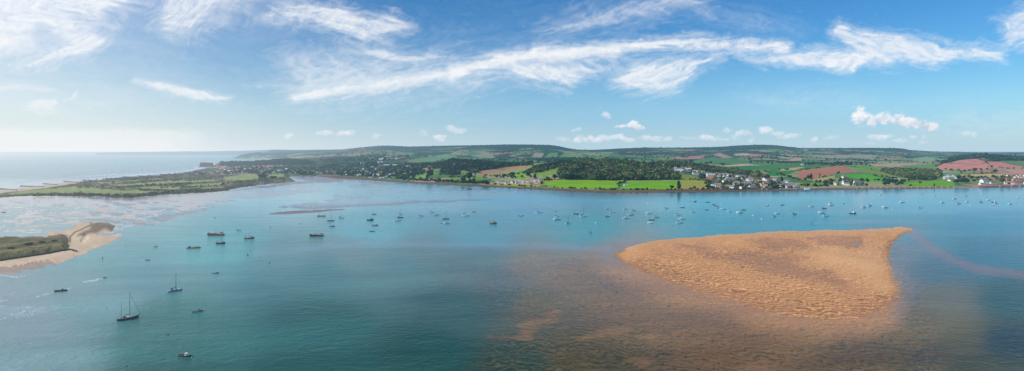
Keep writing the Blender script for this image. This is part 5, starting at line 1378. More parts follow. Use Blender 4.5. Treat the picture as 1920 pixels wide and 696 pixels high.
    # white lookout tower on the wooded ridge
    p = hit(891, 303)
    if p:
        t = thing("lookout_tower", "slim white tower rising above the dark ridge wood", "tower", (p[0], p[1], p[2] - 1))
        link("tower_shaft", MB().lathe([(3.4, 0), (3.0, 24)], 12).mesh("tower_shaft", paint(WALLS['white'], .8)), t)
        link("parapet", MB().lathe([(3.0, 24), (3.7, 24.4), (3.7, 26), (2.6, 26)], 12).mesh("parapet", paint(WALLS['white'], .8)), t)
        link("cap", MB().lathe([(2.6, 26), (.3, 28.5)], 12).mesh("cap", paint(ROOFS['slate'], .7)), t)


# ------------------------------------------------------------------ shore works
def build_shore():
    stone = paint((.13, .095, .075), .9, var=.35, scale=.12); red = paint((.30, .18, .13), .9, var=.3, scale=.1); pale = paint((.52, .43, .34), .85, var=.2, scale=.3)

    def wall(pxs, label, mat, hgt=3.6, posts=None, name="sea_wall"):
        pts = []
        for px in pxs:
            b, t = shore_rows(px); d = (H - 3.0) * F / (float(t) - HZ) - 4
            pts.append(((px - 960) / F * d, d))
        V, Fc = [], []
        for x, y in pts: V += [(x, y - 1.3, -.5), (x, y - .5, hgt), (x, y + 1.2, hgt), (x, y + 1.2, -.5)]
        n = len(pts)
        for i in range(n - 1):
            a, b = i * 4, i * 4 + 4
            Fc += [(a, b, b + 1, a + 1), (a + 1, b + 1, b + 2, a + 2), (a + 2, b + 2, b + 3, a + 3)]
        Fc += [(3, 2, 1, 0), (n * 4 - 4, n * 4 - 3, n * 4 - 2, n * 4 - 1)]
        t = thing(name, label, "sea wall")
        link("wall_face", make_mesh("wall_face", np.array(V), Fc, None, mat, False), t)
        if posts:
            me = MB().box(-1.5, 1.5, -2.2, 1.2, -.8, hgt + .9, .35, .6).mesh("buttress", pale)
            for px in posts:
                b, tt = shore_rows(px); d = (H - 3.0) * F / (float(tt) - HZ) - 4.2
                o = link("buttress", me, t); o.location = ((px - 960) / F * d, d - 1.0, 0)
    wall(np.arange(1236, 1500, 6), "long dark stone railway wall below the village and the tan field", stone, 4.2, [1428, 1437, 1462, 1467, 1472, 1477, 1482, 1487, 1492])
    wall(np.arange(1503, 1797, 7), "reddish sea wall with pale buttresses along the shore meadow", red, 3.2, list(np.arange(1606, 1795, 11.4)))
    wall(np.arange(1836, 2060, 8), "reddish wall below the red roofed estate", red, 3.6, [1874, 1896, 1911, 1926])
    # jetty with a white boathouse
    x, y, _ = ground(1508, 357.5); y -= 10
    t = thing("jetty", "short timber jetty with a white boathouse at the end of the village", "jetty", (x, y, 0))
    wood = paint((.24, .17, .12), .85, var=.25)
    link("deck", MB().box(-16, 16, -3, 3, 2.0, 2.4).mesh("deck", wood), t)
    me = MB().lathe([(.35, -2.5), (.3, 2.0)], 8).mesh("pile", wood)
    for i in range(6):
        for s in (-1, 1): o = link("pile", me, t); o.location = (-14 + i * 5.6, s * 2.5, 0)
    b = link("boathouse", MB().add(*walls(13, 4.4, 3.0, 1.6)).mesh("boathouse", paint((.74, .77, .80), .7)), t); b.location = (2, 0, 4.4 - 2)
    r = link("roof", MB().add(*gable(13, 4.4, 3.0, 1.6, .3)).mesh("roof", paint((.42, .55, .66), .6)), b)
    # stump of a red rock at the end of the sea headland
    px, t = np.meshgrid(np.arange(372, 402.5, .75), np.linspace(0, 1, 9)[::-1])
    d = 3780 + 260 * t; X = (px - 960) / F * d
    prof = sstep(373, 375.5, px) * sstep(402, 398, px)
    Z = -2 + (26 + 3 * fbm(px / 6, t * 3, 401)) * prof * np.sin(np.clip(t * 1.25 + .05, 0, 1) * math.pi / 2) ** .6 * sstep(1.02, .92, t)
    c = mix(lin((78, 48, 42)), lin((120, 74, 58)), fbm(px / 2, Z / 4, 403)); c = mix(c, lin((60, 70, 44)), sstep(20, 24, Z))
    me = sheet_mesh("sea_rock", px, px, X, d, Z, c, attr_mat("red_rock", .95, .1, .05, .25))
    link("sea_rock", me, label="dark red flat topped rock at the tip of the spit by the sea", category="rock")
    # groynes
    G = [((-6, 354), (33, 357.4), "nearest long dark groyne on the sea beach"), ((38, 349.2), (82, 350.8), "second long groyne, just beyond the nearest one"), ((80, 345), (108, 346.9), "thick dark groyne third from the near end of the beach"),
         ((119, 341), (148, 342.2), "brownish groyne fourth along the sea beach"), ((158, 337.8), (178, 339), "fifth groyne where the beach begins to narrow"), ((196, 334.8), (211, 335.4), "short sixth groyne along the narrowing beach"),
         ((228, 332), (250, 332.8), "thin seventh groyne near the scrubby bank"), ((258, 330), (282, 330.8), "low eighth groyne at the scrubby bank"), ((300, 327.3), (322, 327.4), "farthest groyne before the red rock")]
    gm = paint((.07, .055, .045), .9, var=.3)
    for (x0, y0), (x1, y1), lab in G:
        a, b = Vector(ground(x0, y0, .5)), Vector(ground(x1, y1, .5)); v = b - a; L = v.length
        t = thing("groyne", lab, "groyne", a, math.atan2(v.y, v.x), group="groynes along the sea beach")
        link("planking", MB().box(0, L, -.5, .5, -2, 1.5).mesh("planking", gm), t)
        k = max(int(L / 12), 3); me = MB().box(-.45, .45, -.95, .95, -2, 2.5).mesh("post", gm)
        for i in range(k):
            o = link("post", me, t); o.location = (L * (i + .5) / k, 0, 0)
    # timber breastwork at the foot of the dune
    pts = [ground(x, y, .9) for x, y in [(-80, 500), (0, 489.5), (50, 482), (90, 476), (116, 470.5), (132, 469), (144, 472)]]
    V, Fc = [], []
    for i, (x, y, z) in enumerate(pts): V += [(x, y - .5, .3), (x, y - .5, 2.3), (x, y + .5, 2.3), (x, y + .5, .3)]
    for i in range(len(pts) - 1):
        a, b = i * 4, i * 4 + 4; Fc += [(a, b, b + 1, a + 1), (a + 1, b + 1, b + 2, a + 2), (a + 2, b + 2, b + 3, a + 3)]
    Fc += [(3, 2, 1, 0), (len(V) - 4, len(V) - 3, len(V) - 2, len(V) - 1)]
    t = thing("breastwork", "dark timber breastwork at the foot of the grassy dune", "breastwork")
    link("planking", make_mesh("planking", np.array(V), Fc, None, gm, False), t)
    me = MB().lathe([(.35, 0), (.3, 3.0)], 7).mesh("post", gm)
    for (x0, y0, _), (x1, y1, _) in zip(pts[:-1], pts[1:]):
        n = max(1, int(math.hypot(x1 - x0, y1 - y0) / 7))
        for i in range(n): o = link("post", me, t); o.location = (x0 + (x1 - x0) * i / n, y0 + (y1 - y0) * i / n - .8, 0)
# ------------------------------------------------------------------ boats
def hull_loft(L, B, fb, bow=.35, tr=.75, sheer=.35, draft=.5, flare=.0, fullness=2.2, open_=False, n=11, keelrise=.5):
    """Hull with bow at +x: transom width tr*B, freeboard fb amidships rising by bow at the stem. Returns hull MB and deck outline [(x, halfbeam, z)]."""
    st = []
    for i in range(n):
        t = i / (n - 1)
        w = (tr + (1 - tr) * min(1, t / .42) ** .8) if t < .42 else (1 - ((t - .42) / .58) ** fullness)
        hb = max(B / 2 * w, .02)
        z = fb + bow * max(0, (t - .35) / .65) ** 2 + sheer * .3 * max(0, (.35 - t) / .35) ** 2
        rake = .06 * L * t ** 6
        st.append((-L / 2 + L * t * .97, hb, z, rake, t))
    V = []
    for x, hb, z, rake, t in st:
        kz = -draft * (1 - t ** 3 * .8) * (1 - .45 * (1 - t) ** 3)
        for s, zz, r in ((1.0, z, 1), (.97 - flare * t, z * .45, .55), (.86 - flare * t * 1.3, 0.0, .2), (.45, kz * .75, 0), (0, kz, -.1)):
            V.append((x + rake * r, hb * s, zz))
        for s, zz, r in ((.45, kz * .75, 0), (.86 - flare * t * 1.3, 0.0, .2), (.97 - flare * t, z * .45, .55), (1.0, z, 1)):
            V.append((x + rake * r, -hb * s, zz))
    m = MB(); k = 9
    Fc = []
    for i in range(n - 1):
        for j in range(k - 1): Fc.append((i * k + j, i * k + j + 1, (i + 1) * k + j + 1, (i + 1) * k + j))
    Fc.append(tuple(range(k - 1, -1, -1))); Fc.append(tuple((n - 1) * k + j for j in range(k)))
    m.add(V, Fc)
    out = [(x + rake, hb, z) for x, hb, z, rake, t in st]
    return m, out


def deck_mb(out, drop=.06, inset=.97, th=.06):
    V, Fc = [], []
    for x, hb, z in out: V += [(x, hb * inset, z - drop), (x, 0, z - drop + .05), (x, -hb * inset, z - drop)]
    n = len(out)
    for i in range(n - 1):
        for j in range(2): Fc.append((i * 3 + j, i * 3 + j + 1, (i + 1) * 3 + j + 1, (i + 1) * 3 + j))
    return MB().add(V, Fc)


def house_mb(x0, x1, w0, w1, z0, z1, rake_f=.6, rake_b=.15, camber=.1, tin=.12):
    """Cabin box tapering forward, with raked front and rounded roof."""
    V = [(x0, -w0, z0), (x1, -w1, z0), (x1, w1, z0), (x0, w0, z0),
         (x0 + rake_b, -w0 + tin, z1), (x1 - rake_f, -w1 + tin, z1), (x1 - rake_f, w1 - tin, z1), (x0 + rake_b, w0 - tin, z1),
         (x0 + rake_b, 0, z1 + camber), (x1 - rake_f, 0, z1 + camber)]
    return MB().add(V, [(0, 1, 5, 4), (1, 2, 6, 9, 5), (2, 3, 7, 6), (3, 0, 4, 8, 7), (4, 5, 9, 8), (8, 9, 6, 7)])


def band_mb(x0, x1, w0, w1, z, h, proud=.02):
    """Continuous window band round the sides and front of a cabin."""
    p = proud
    V = []
    for zz in (z, z + h): V += [(x0, -w0 - p, zz), (x1 + p, -w1 - p, zz), (x1 + p, w1 + p, zz), (x0, w0 + p, zz)]
    for zz in (z, z + h): V += [(x0, -w0 + .08, zz), (x1 - .08, -w1 + .08, zz), (x1 - .08, w1 - .08, zz), (x0, w0 - .08, zz)]
    Fc = []
    for a, b in ((0, 1), (1, 2), (2, 3)):
        Fc += [(a, b, b + 4, a + 4), (a + 8, a + 12, b + 12, b + 8), (a, a + 8, b + 8, b), (a + 4, b + 4, b + 12, a + 12)]
    Fc += [(0, 4, 12, 8), (3, 11, 15, 7)]
    return MB().add(V, Fc)


HC = {'W': (.86, .86, .85), 'C': (.66, .60, .48), 'N': (.025, .04, .10), 'K': (.018, .018, .02), 'R': (.30, .035, .025), 'B': (.06, .20, .42), 'G': (.40, .42, .44), 'T': (.10, .22, .24), 'D': (.13, .03, .03), 'O': (.55, .16, .05), 'S': (.14, .26, .44)}
CV = {'b': (.04, .09, .26), 'k': (.03, .03, .035), 'w': (.74, .74, .70), 'g': (.06, .14, .10), 'r': (.32, .05, .04), 't': (.42, .34, .24)}
ALU = paint((.62, .63, .64), .35, .6, .05); DARKM = paint((.06, .06, .065), .4, .3, .1); WOODM = paint((.30, .16, .07), .5, var=.2); TEAK = paint((.42, .30, .18), .7, var=.15); GRP = paint((.85, .85, .84), .3, var=.04)
BOTT = paint((.10, .02, .02), .7)
STEEL = paint((.22, .22, .22), .6, .2, .25)
_bt = {}


def parts_for(kind, hc, cv, mast):
    """List of (name, mesh, parent index) for a boat 10 m long."""
    key = (kind, hc, cv, mast)
    if key in _bt: return _bt[key]
    hull_m = paint(HC[hc], .3, var=.05); cov = paint(CV[cv], .85, var=.15)
    mm = DARKM if mast == 'd' else ALU
    P = []

    def add(nm, mb, mat, par=None, smooth=False): P.append((nm, mb.mesh(nm, mat, smooth), par)); return len(P) - 1
    if kind == 'yacht':
        h, out = hull_loft(10, 3.2, .95, .35, .62, .2, .6, .05, 2.1)
        add('hull', h, hull_m, None, True); add('deck', deck_mb(out), GRP if hc != 'T' else TEAK)
        c = add('cabin', house_mb(-1.9, 2.3, 1.0, .55, .9, 1.45, .9, .1), GRP); add('window', band_mb(-1.5, 1.25, .95, .68, 1.08, .2, .05), GLASS, c)
        add('cockpit_well', MB().box(-4.3, -2.1, -.75, .75, .93, 1.06, .05, .05), TEAK)
        add('sprayhood', house_mb(-2.6, -1.4, 1.0, .95, 1.0, 1.95, .45, .05, .15, .2), cov)
        mi = add('mast', MB().tube((.7, 0, 1.2), (.7, 0, 13.2), .17, .12, 6), mm)
        add('boom', MB().tube((.6, 0, 2.2), (-3.6, 0, 2.25), .10, .08, 6), mm, mi)
        add('sail_cover', MB().tube((.5, 0, 2.5), (-3.4, 0, 2.35), .24, .13, 7), cov, mi)
        add('forestay', MB().tube((4.85, 0, 1.45), (.78, 0, 12.7), .085, .05, 5), GRP, mi); add('backstay', MB().tube((-4.8, 0, 1.2), (.68, 0, 13.1), .022, .022, 4), DARKM, mi)
        for s in (-1, 1): add('shroud', MB().tube((.5, s * 1.45, 1.1), (.7, s * .02, 10.5), .02, .02, 4), DARKM, mi)
    elif kind == 'ketch':
        h, out = hull_loft(14, 4.0, 1.25, .55, .45, .5, .8, .05, 2.0)
        add('hull', h, hull_m, None, True); add('deck', deck_mb(out, .16), TEAK)
        add('rubbing_strake', strake(out), paint(HC['W'], .4))
        c = add('cabin', house_mb(-1.5, 3.0, 1.15, .75, 1.15, 1.75, .3, .1), GRP); add('window', band_mb(-1.2, 2.5, 1.10, .78, 1.35, .2, .05), GLASS, c)
        add('wheelhouse', house_mb(-3.4, -1.6, 1.25, 1.15, 1.15, 2.35, .25, .1), WOODM); add('cockpit_coaming', MB().box(-6.0, -3.6, -1.0, 1.0, 1.2, 1.55, .1, .1), WOODM)
        mi = add('main_mast', MB().tube((1.2, 0, 1.4), (1.2, 0, 16.0), .17, .10, 7), DARKM)
        add('boom', MB().tube((1.1, 0, 2.9), (-3.0, 0, 3.0), .12, .10, 6), DARKM, mi); add('sail_cover', MB().tube((1.0, 0, 3.25), (-2.9, 0, 3.12), .27, .18, 7), cov, mi)
        add('forestay', MB().tube((8.2, 0, 1.9), (1.25, 0, 15.2), .08, .05, 5), DARKM, mi); add('spreader', MB().tube((1.2, -1.1, 9.5), (1.2, 1.1, 9.5), .05, .05, 5), DARKM, mi)
        for s in (-1, 1): add('shroud', MB().tube((.9, s * 1.9, 1.4), (1.2, s * .03, 14.0), .03, .03, 4), DARKM, mi)
        zi = add('mizzen_mast', MB().tube((-4.3, 0, 1.4), (-4.3, 0, 10.6), .13, .08, 7), DARKM)
        add('mizzen_sail_cover', MB().tube((-4.4, 0, 3.1), (-6.9, 0, 3.15), .2, .12, 7), cov, zi); add('radar', MB().lathe([(.3, 6.0), (.34, 6.15), (.3, 6.3)], 10, -4.0, 0), GRP, zi)
        add('bowsprit', MB().tube((6.4, 0, 1.75), (8.6, 0, 1.95), .12, .08, 6), WOODM)
        add('anchor_ball', MB().lathe([(.05, 2.1), (.3, 2.3), (.3, 2.55), (.05, 2.75)], 8, 6.2, .5), paint((.75, .45, .05), .6))
    elif kind == 'cruiser':
        h, out = hull_loft(10, 3.4, 1.05, .55, .88, .1, .5, .10, 2.6)
        add('hull', h, hull_m, None, True); add('deck', deck_mb(out, .1), GRP)
        c = add('cabin', house_mb(-1.2, 2.8, 1.30, .75, 1.0, 2.2, 1.2, .1), GRP if cv != 'b' or hc != 'S' else hull_m); add('window', band_mb(-.8, 1.75, 1.24, .95, 1.5, .42, .05), GLASS, c)
        add('canopy', house_mb(-4.2, -1.25, 1.35, 1.3, 1.05, 2.3, .1, .3, .12, .2), cov)
        add('bow_rail', rail(out), ALU)
        add('light_mast', MB().tube((-.6, 0, 2.3), (-.8, 0, 3.5), .06, .04, 5), ALU)
    elif kind == 'motorboat':
        h, out = hull_loft(10, 3.6, 1.0, .75, .85, .15, .5, .12, 2.4)
        add('hull', h, hull_m, None, True); add('deck', deck_mb(out, .35), paint((.10, .10, .11), .8) if hc in 'KND' else TEAK)
        add('gunwale', strake(out, .0), GRP if hc in 'KNBS' else WOODM)
        c = add('wheelhouse', house_mb(.2, 2.7, 1.15, .9, .8, 2.7, .5, .05), GRP if hc != 'S' else hull_m); add('window', band_mb(.5, 2.2, 1.1, .98, 1.85, .5, .06), GLASS, c)
        add('foredeck_cuddy', house_mb(2.75, 4.1, .9, .4, 1.1, 1.65, .4, .0), GRP if hc != 'S' else hull_m)
        add('engine_box', MB().box(-2.9, -1.5, -.6, .6, .7, 1.35, .06, .06), cov); add('outboard', MB().box(-5.25, -4.8, -.25, .25, .2, 1.7, .05, .05), DARKM)
        add('aerial', MB().tube((.5, .5, 2.7), (.3, .5, 4.6), .04, .02, 5), DARKM)
    elif kind == 'fisher':
        h, out = hull_loft(10, 3.9, 1.15, 1.1, .80, .35, .8, .08, 2.3)
        add('hull', h, hull_m, None, True); add('deck', deck_mb(out, .55), paint((.16, .11, .08), .9, var=.3))
        add('bulwark_rail', strake(out, .02), paint(HC['W'], .5) if cv == 'w' else paint(CV[cv], .6))
        c = add('wheelhouse', house_mb(.6, 2.9, 1.2, 1.0, .8, 3.2, .25, .05), paint((.62, .60, .56), .5, var=.1) if cv != 'r' else paint((.42, .10, .06), .5, var=.2)); add('window', band_mb(.9, 2.65, 1.12, 1.02, 2.35, .5, .05), GLASS, c)
        add('mast', MB().tube((.7, 0, 3.1), (.6, 0, 6.6), .10, .06, 6), DARKM); add('derrick', MB().tube((.7, 0, 3.2), (-2.6, 0, 5.6), .09, .06, 6), DARKM)
        g = MB().box(-4.0, -3.7, -1.4, -1.15, .6, 3.4).box(-4.0, -3.7, 1.15, 1.4, .6, 3.4).box(-4.05, -3.65, -1.45, 1.45, 3.4, 3.65)
        add('stern_gantry', g, STEEL)
        add('winch', MB().tube((-.6, -.9, 1.2), (-.6, .9, 1.2), .45, .45, 9), STEEL)
        add('fish_crate', MB().box(-2.8, -1.5, -.9, .1, .6, 1.3, .05, .05), paint((.50, .20, .06), .8, var=.3)); add('net_heap', house_mb(-3.5, -1.7, .7, .8, .6, 1.25, .3, .3, .3, .3), paint((.10, .16, .13), .95, var=.4))
        add('rigging', MB().tube((4.7, 0, 2.3), (.62, 0, 6.4), .035, .03, 4), DARKM)
    elif kind == 'barge':
        m = MB().box(-5, 5, -1.55, 1.55, -.6, .95, -.25, -.05); add('hull', m, hull_m)
        add('deck', MB().box(-5.1, 5.1, -1.45, 1.45, .97, 1.05), paint((.24, .20, .17), .9, var=.35, scale=2.5))
        c = add('deckhouse', house_mb(2.6, 4.4, .95, .95, 1.05, 2.75, .1, .1), paint((.55, .52, .48), .6, var=.15)); add('window', band_mb(2.8, 4.3, .9, .9, 1.95, .4, .06), GLASS, c)
        k = add('crane_mast', MB().tube((-.1, 0, 1.0), (-.1, 0, 4.9), .13, .08, 6), STEEL); add('crane_jib', MB().tube((-.1, 0, 2.0), (-2.6, .2, 3.4), .09, .06, 6), STEEL, k)
        add('hopper', MB().box(-3.2, -.8, -1.0, 1.0, 1.05, 1.6, -.15, -.1), paint((.36, .15, .09), .85, var=.35)); add('winch', MB().tube((-4.4, -.7, 1.4), (-4.4, .7, 1.4), .35, .35, 9), STEEL)
        add('ramp', MB().box(-5.9, -5.15, -1.2, 1.2, .5, 1.9, .25, .1), hull_m)
        for i, x in enumerate((.5, 1.4)): add('cargo_crate', MB().box(x, x + .8, -.9, .2, 1.05, 1.6 + .2 * i, .04, .04), paint([(.55, .22, .06), (.45, .42, .36)][i], .8, var=.2))
    elif kind == 'raft':
        h, out = hull_loft(10, 2.6, .55, .15, .9, .1, .3, .0, 3.0)
        add('hull', h, hull_m, None, True); add('deck', deck_mb(out, .04), paint((.28, .22, .17), .9, var=.35, scale=2))
        for i, (x, w, hgt, c) in enumerate([(-3.9, 1.3, .9, (.12, .11, .10)), (-1.8, 1.2, .55, (.42, .38, .32)), (.4, 1.0, .7, (.30, .24, .2)), (2.3, 1.5, .85, (.58, .24, .05))]):
            add('mussel_sack', house_mb(x, x + w, .85, .7, .5, .5 + hgt, .2, .2, .25, .2), paint(c, .95, var=.4, scale=3))
        add('winch_post', MB().tube((-2.6, .3, .5), (-2.6, .3, 2.0), .09, .07, 6), STEEL)
    elif kind == 'punt':
        h, out = hull_loft(10, 3.2, .85, .2, .8, .1, .3, .02, 2.6)
        add('hull', h, hull_m, None, True); add('floor', deck_mb(out, .4, .9), paint((.07, .06, .055), .9)); add('gunwale', strake(out, 0), paint((.12, .11, .10), .7))
        for x in (-2.6, .2, 2.4): add('thwart', MB().box(x - .25, x + .25, -1.3 if x < 2 else -.9, 1.3 if x < 2 else .9, .62, .72), WOODM)
    elif kind == 'rib':
        h, out = hull_loft(10, 3.4, .75, .35, .92, .05, .4, .05, 2.6)
        add('hull', h, hull_m, None, True); add('floor', deck_mb(out, .3, .85), paint((.42, .44, .45), .7))
        tb = MB(); prev = None
        ring = [(x, hb, z) for x, hb, z in out] + [(x, -hb, z) for x, hb, z in reversed(out)]
        V, Fc = [], []
        for (x, y, z) in ring: V += [(x, y * 1.02, z + .28), (x, y + (.3 if y > 0 else -.3), z), (x, y * 1.02, z - .25), (x, y - (.25 if y > 0 else -.25), z)]
        for i in range(len(ring) - 1):
            for j in range(4): Fc.append((i * 4 + j, i * 4 + (j + 1) % 4, (i + 1) * 4 + (j + 1) % 4, (i + 1) * 4 + j))
        Fc += [(0, 3, 2, 1), tuple(len(V) - 4 + j for j in range(4))]
        add('tube', tb.add(V, Fc), paint((.03, .035, .04), .5), None, True)
        add('console', house_mb(.8, 2.0, .75, .65, .6, 2.1, .4, .0), paint((.08, .08, .09), .5)); add('windscreen', MB().box(1.5, 1.6, -.6, .6, 2.1, 2.6, .02, .1), GLASS)
        for x in (-2.8, -.9): add('seat', MB().box(x - .45, x + .45, -.5, .5, .5, 1.35, .08, .08), paint((.30, .30, .31), .7))
        add('outboard', MB().box(-5.35, -4.85, -.35, .35, .1, 1.9, .08, .08), DARKM); add('roll_bar', MB().tube((-4.2, -1.2, .9), (-4.2, -.9, 2.6), .06).tube((-4.2, -.9, 2.6), (-4.2, .9, 2.6), .06).tube((-4.2, .9, 2.6), (-4.2, 1.2, .9), .06), ALU)
    _bt[key] = P
    return P


def strake(out, up=.02):
    """Rail running round the sheer from transom corner to stem on both sides, one piece."""
    ring = [(x, hb, z) for x, hb, z in out] + [(x, -hb, z) for x, hb, z in reversed(out)]
    V, Fc = [], []
    for x, y, z in ring:
        s = 1 if y > 0 else -1
        V += [(x, y + s * .07, z + up - .03), (x, y + s * .07, z + up + .11), (x, y - s * .09, z + up + .11), (x, y - s * .09, z + up - .03)]
    n = len(ring)
    for i in range(n):
        k = (i + 1) % n
        for j in range(4): Fc.append((i * 4 + j, i * 4 + (j + 1) % 4, k * 4 + (j + 1) % 4, k * 4 + j))
    return MB().add(V, Fc)


def rail(out):
    m = MB(); pts = [(x, hb * .92, z + .65) for x, hb, z in out[5:]] + [(x, -hb * .92, z + .65) for x, hb, z in reversed(out[5:])]
    for a, b in zip(pts[:-1], pts[1:]): m.tube(a, b, .03, .03, 4)
    for x, y, z in pts[::2]: m.tube((x, y, z - .65), (x, y, z), .025, .025, 4)
    return m


NAMES = {'yacht': ('sailing_yacht', 'yacht'), 'ketch': ('two_masted_ketch', 'ketch'), 'cruiser': ('cabin_cruiser', 'motor boat'), 'motorboat': ('motor_boat', 'motor boat'), 'fisher': ('fishing_boat', 'fishing boat'),
         'barge': ('work_barge', 'barge'), 'raft': ('mussel_barge', 'barge'), 'punt': ('open_dinghy', 'dinghy'), 'rib': ('speed_boat', 'speed boat')}

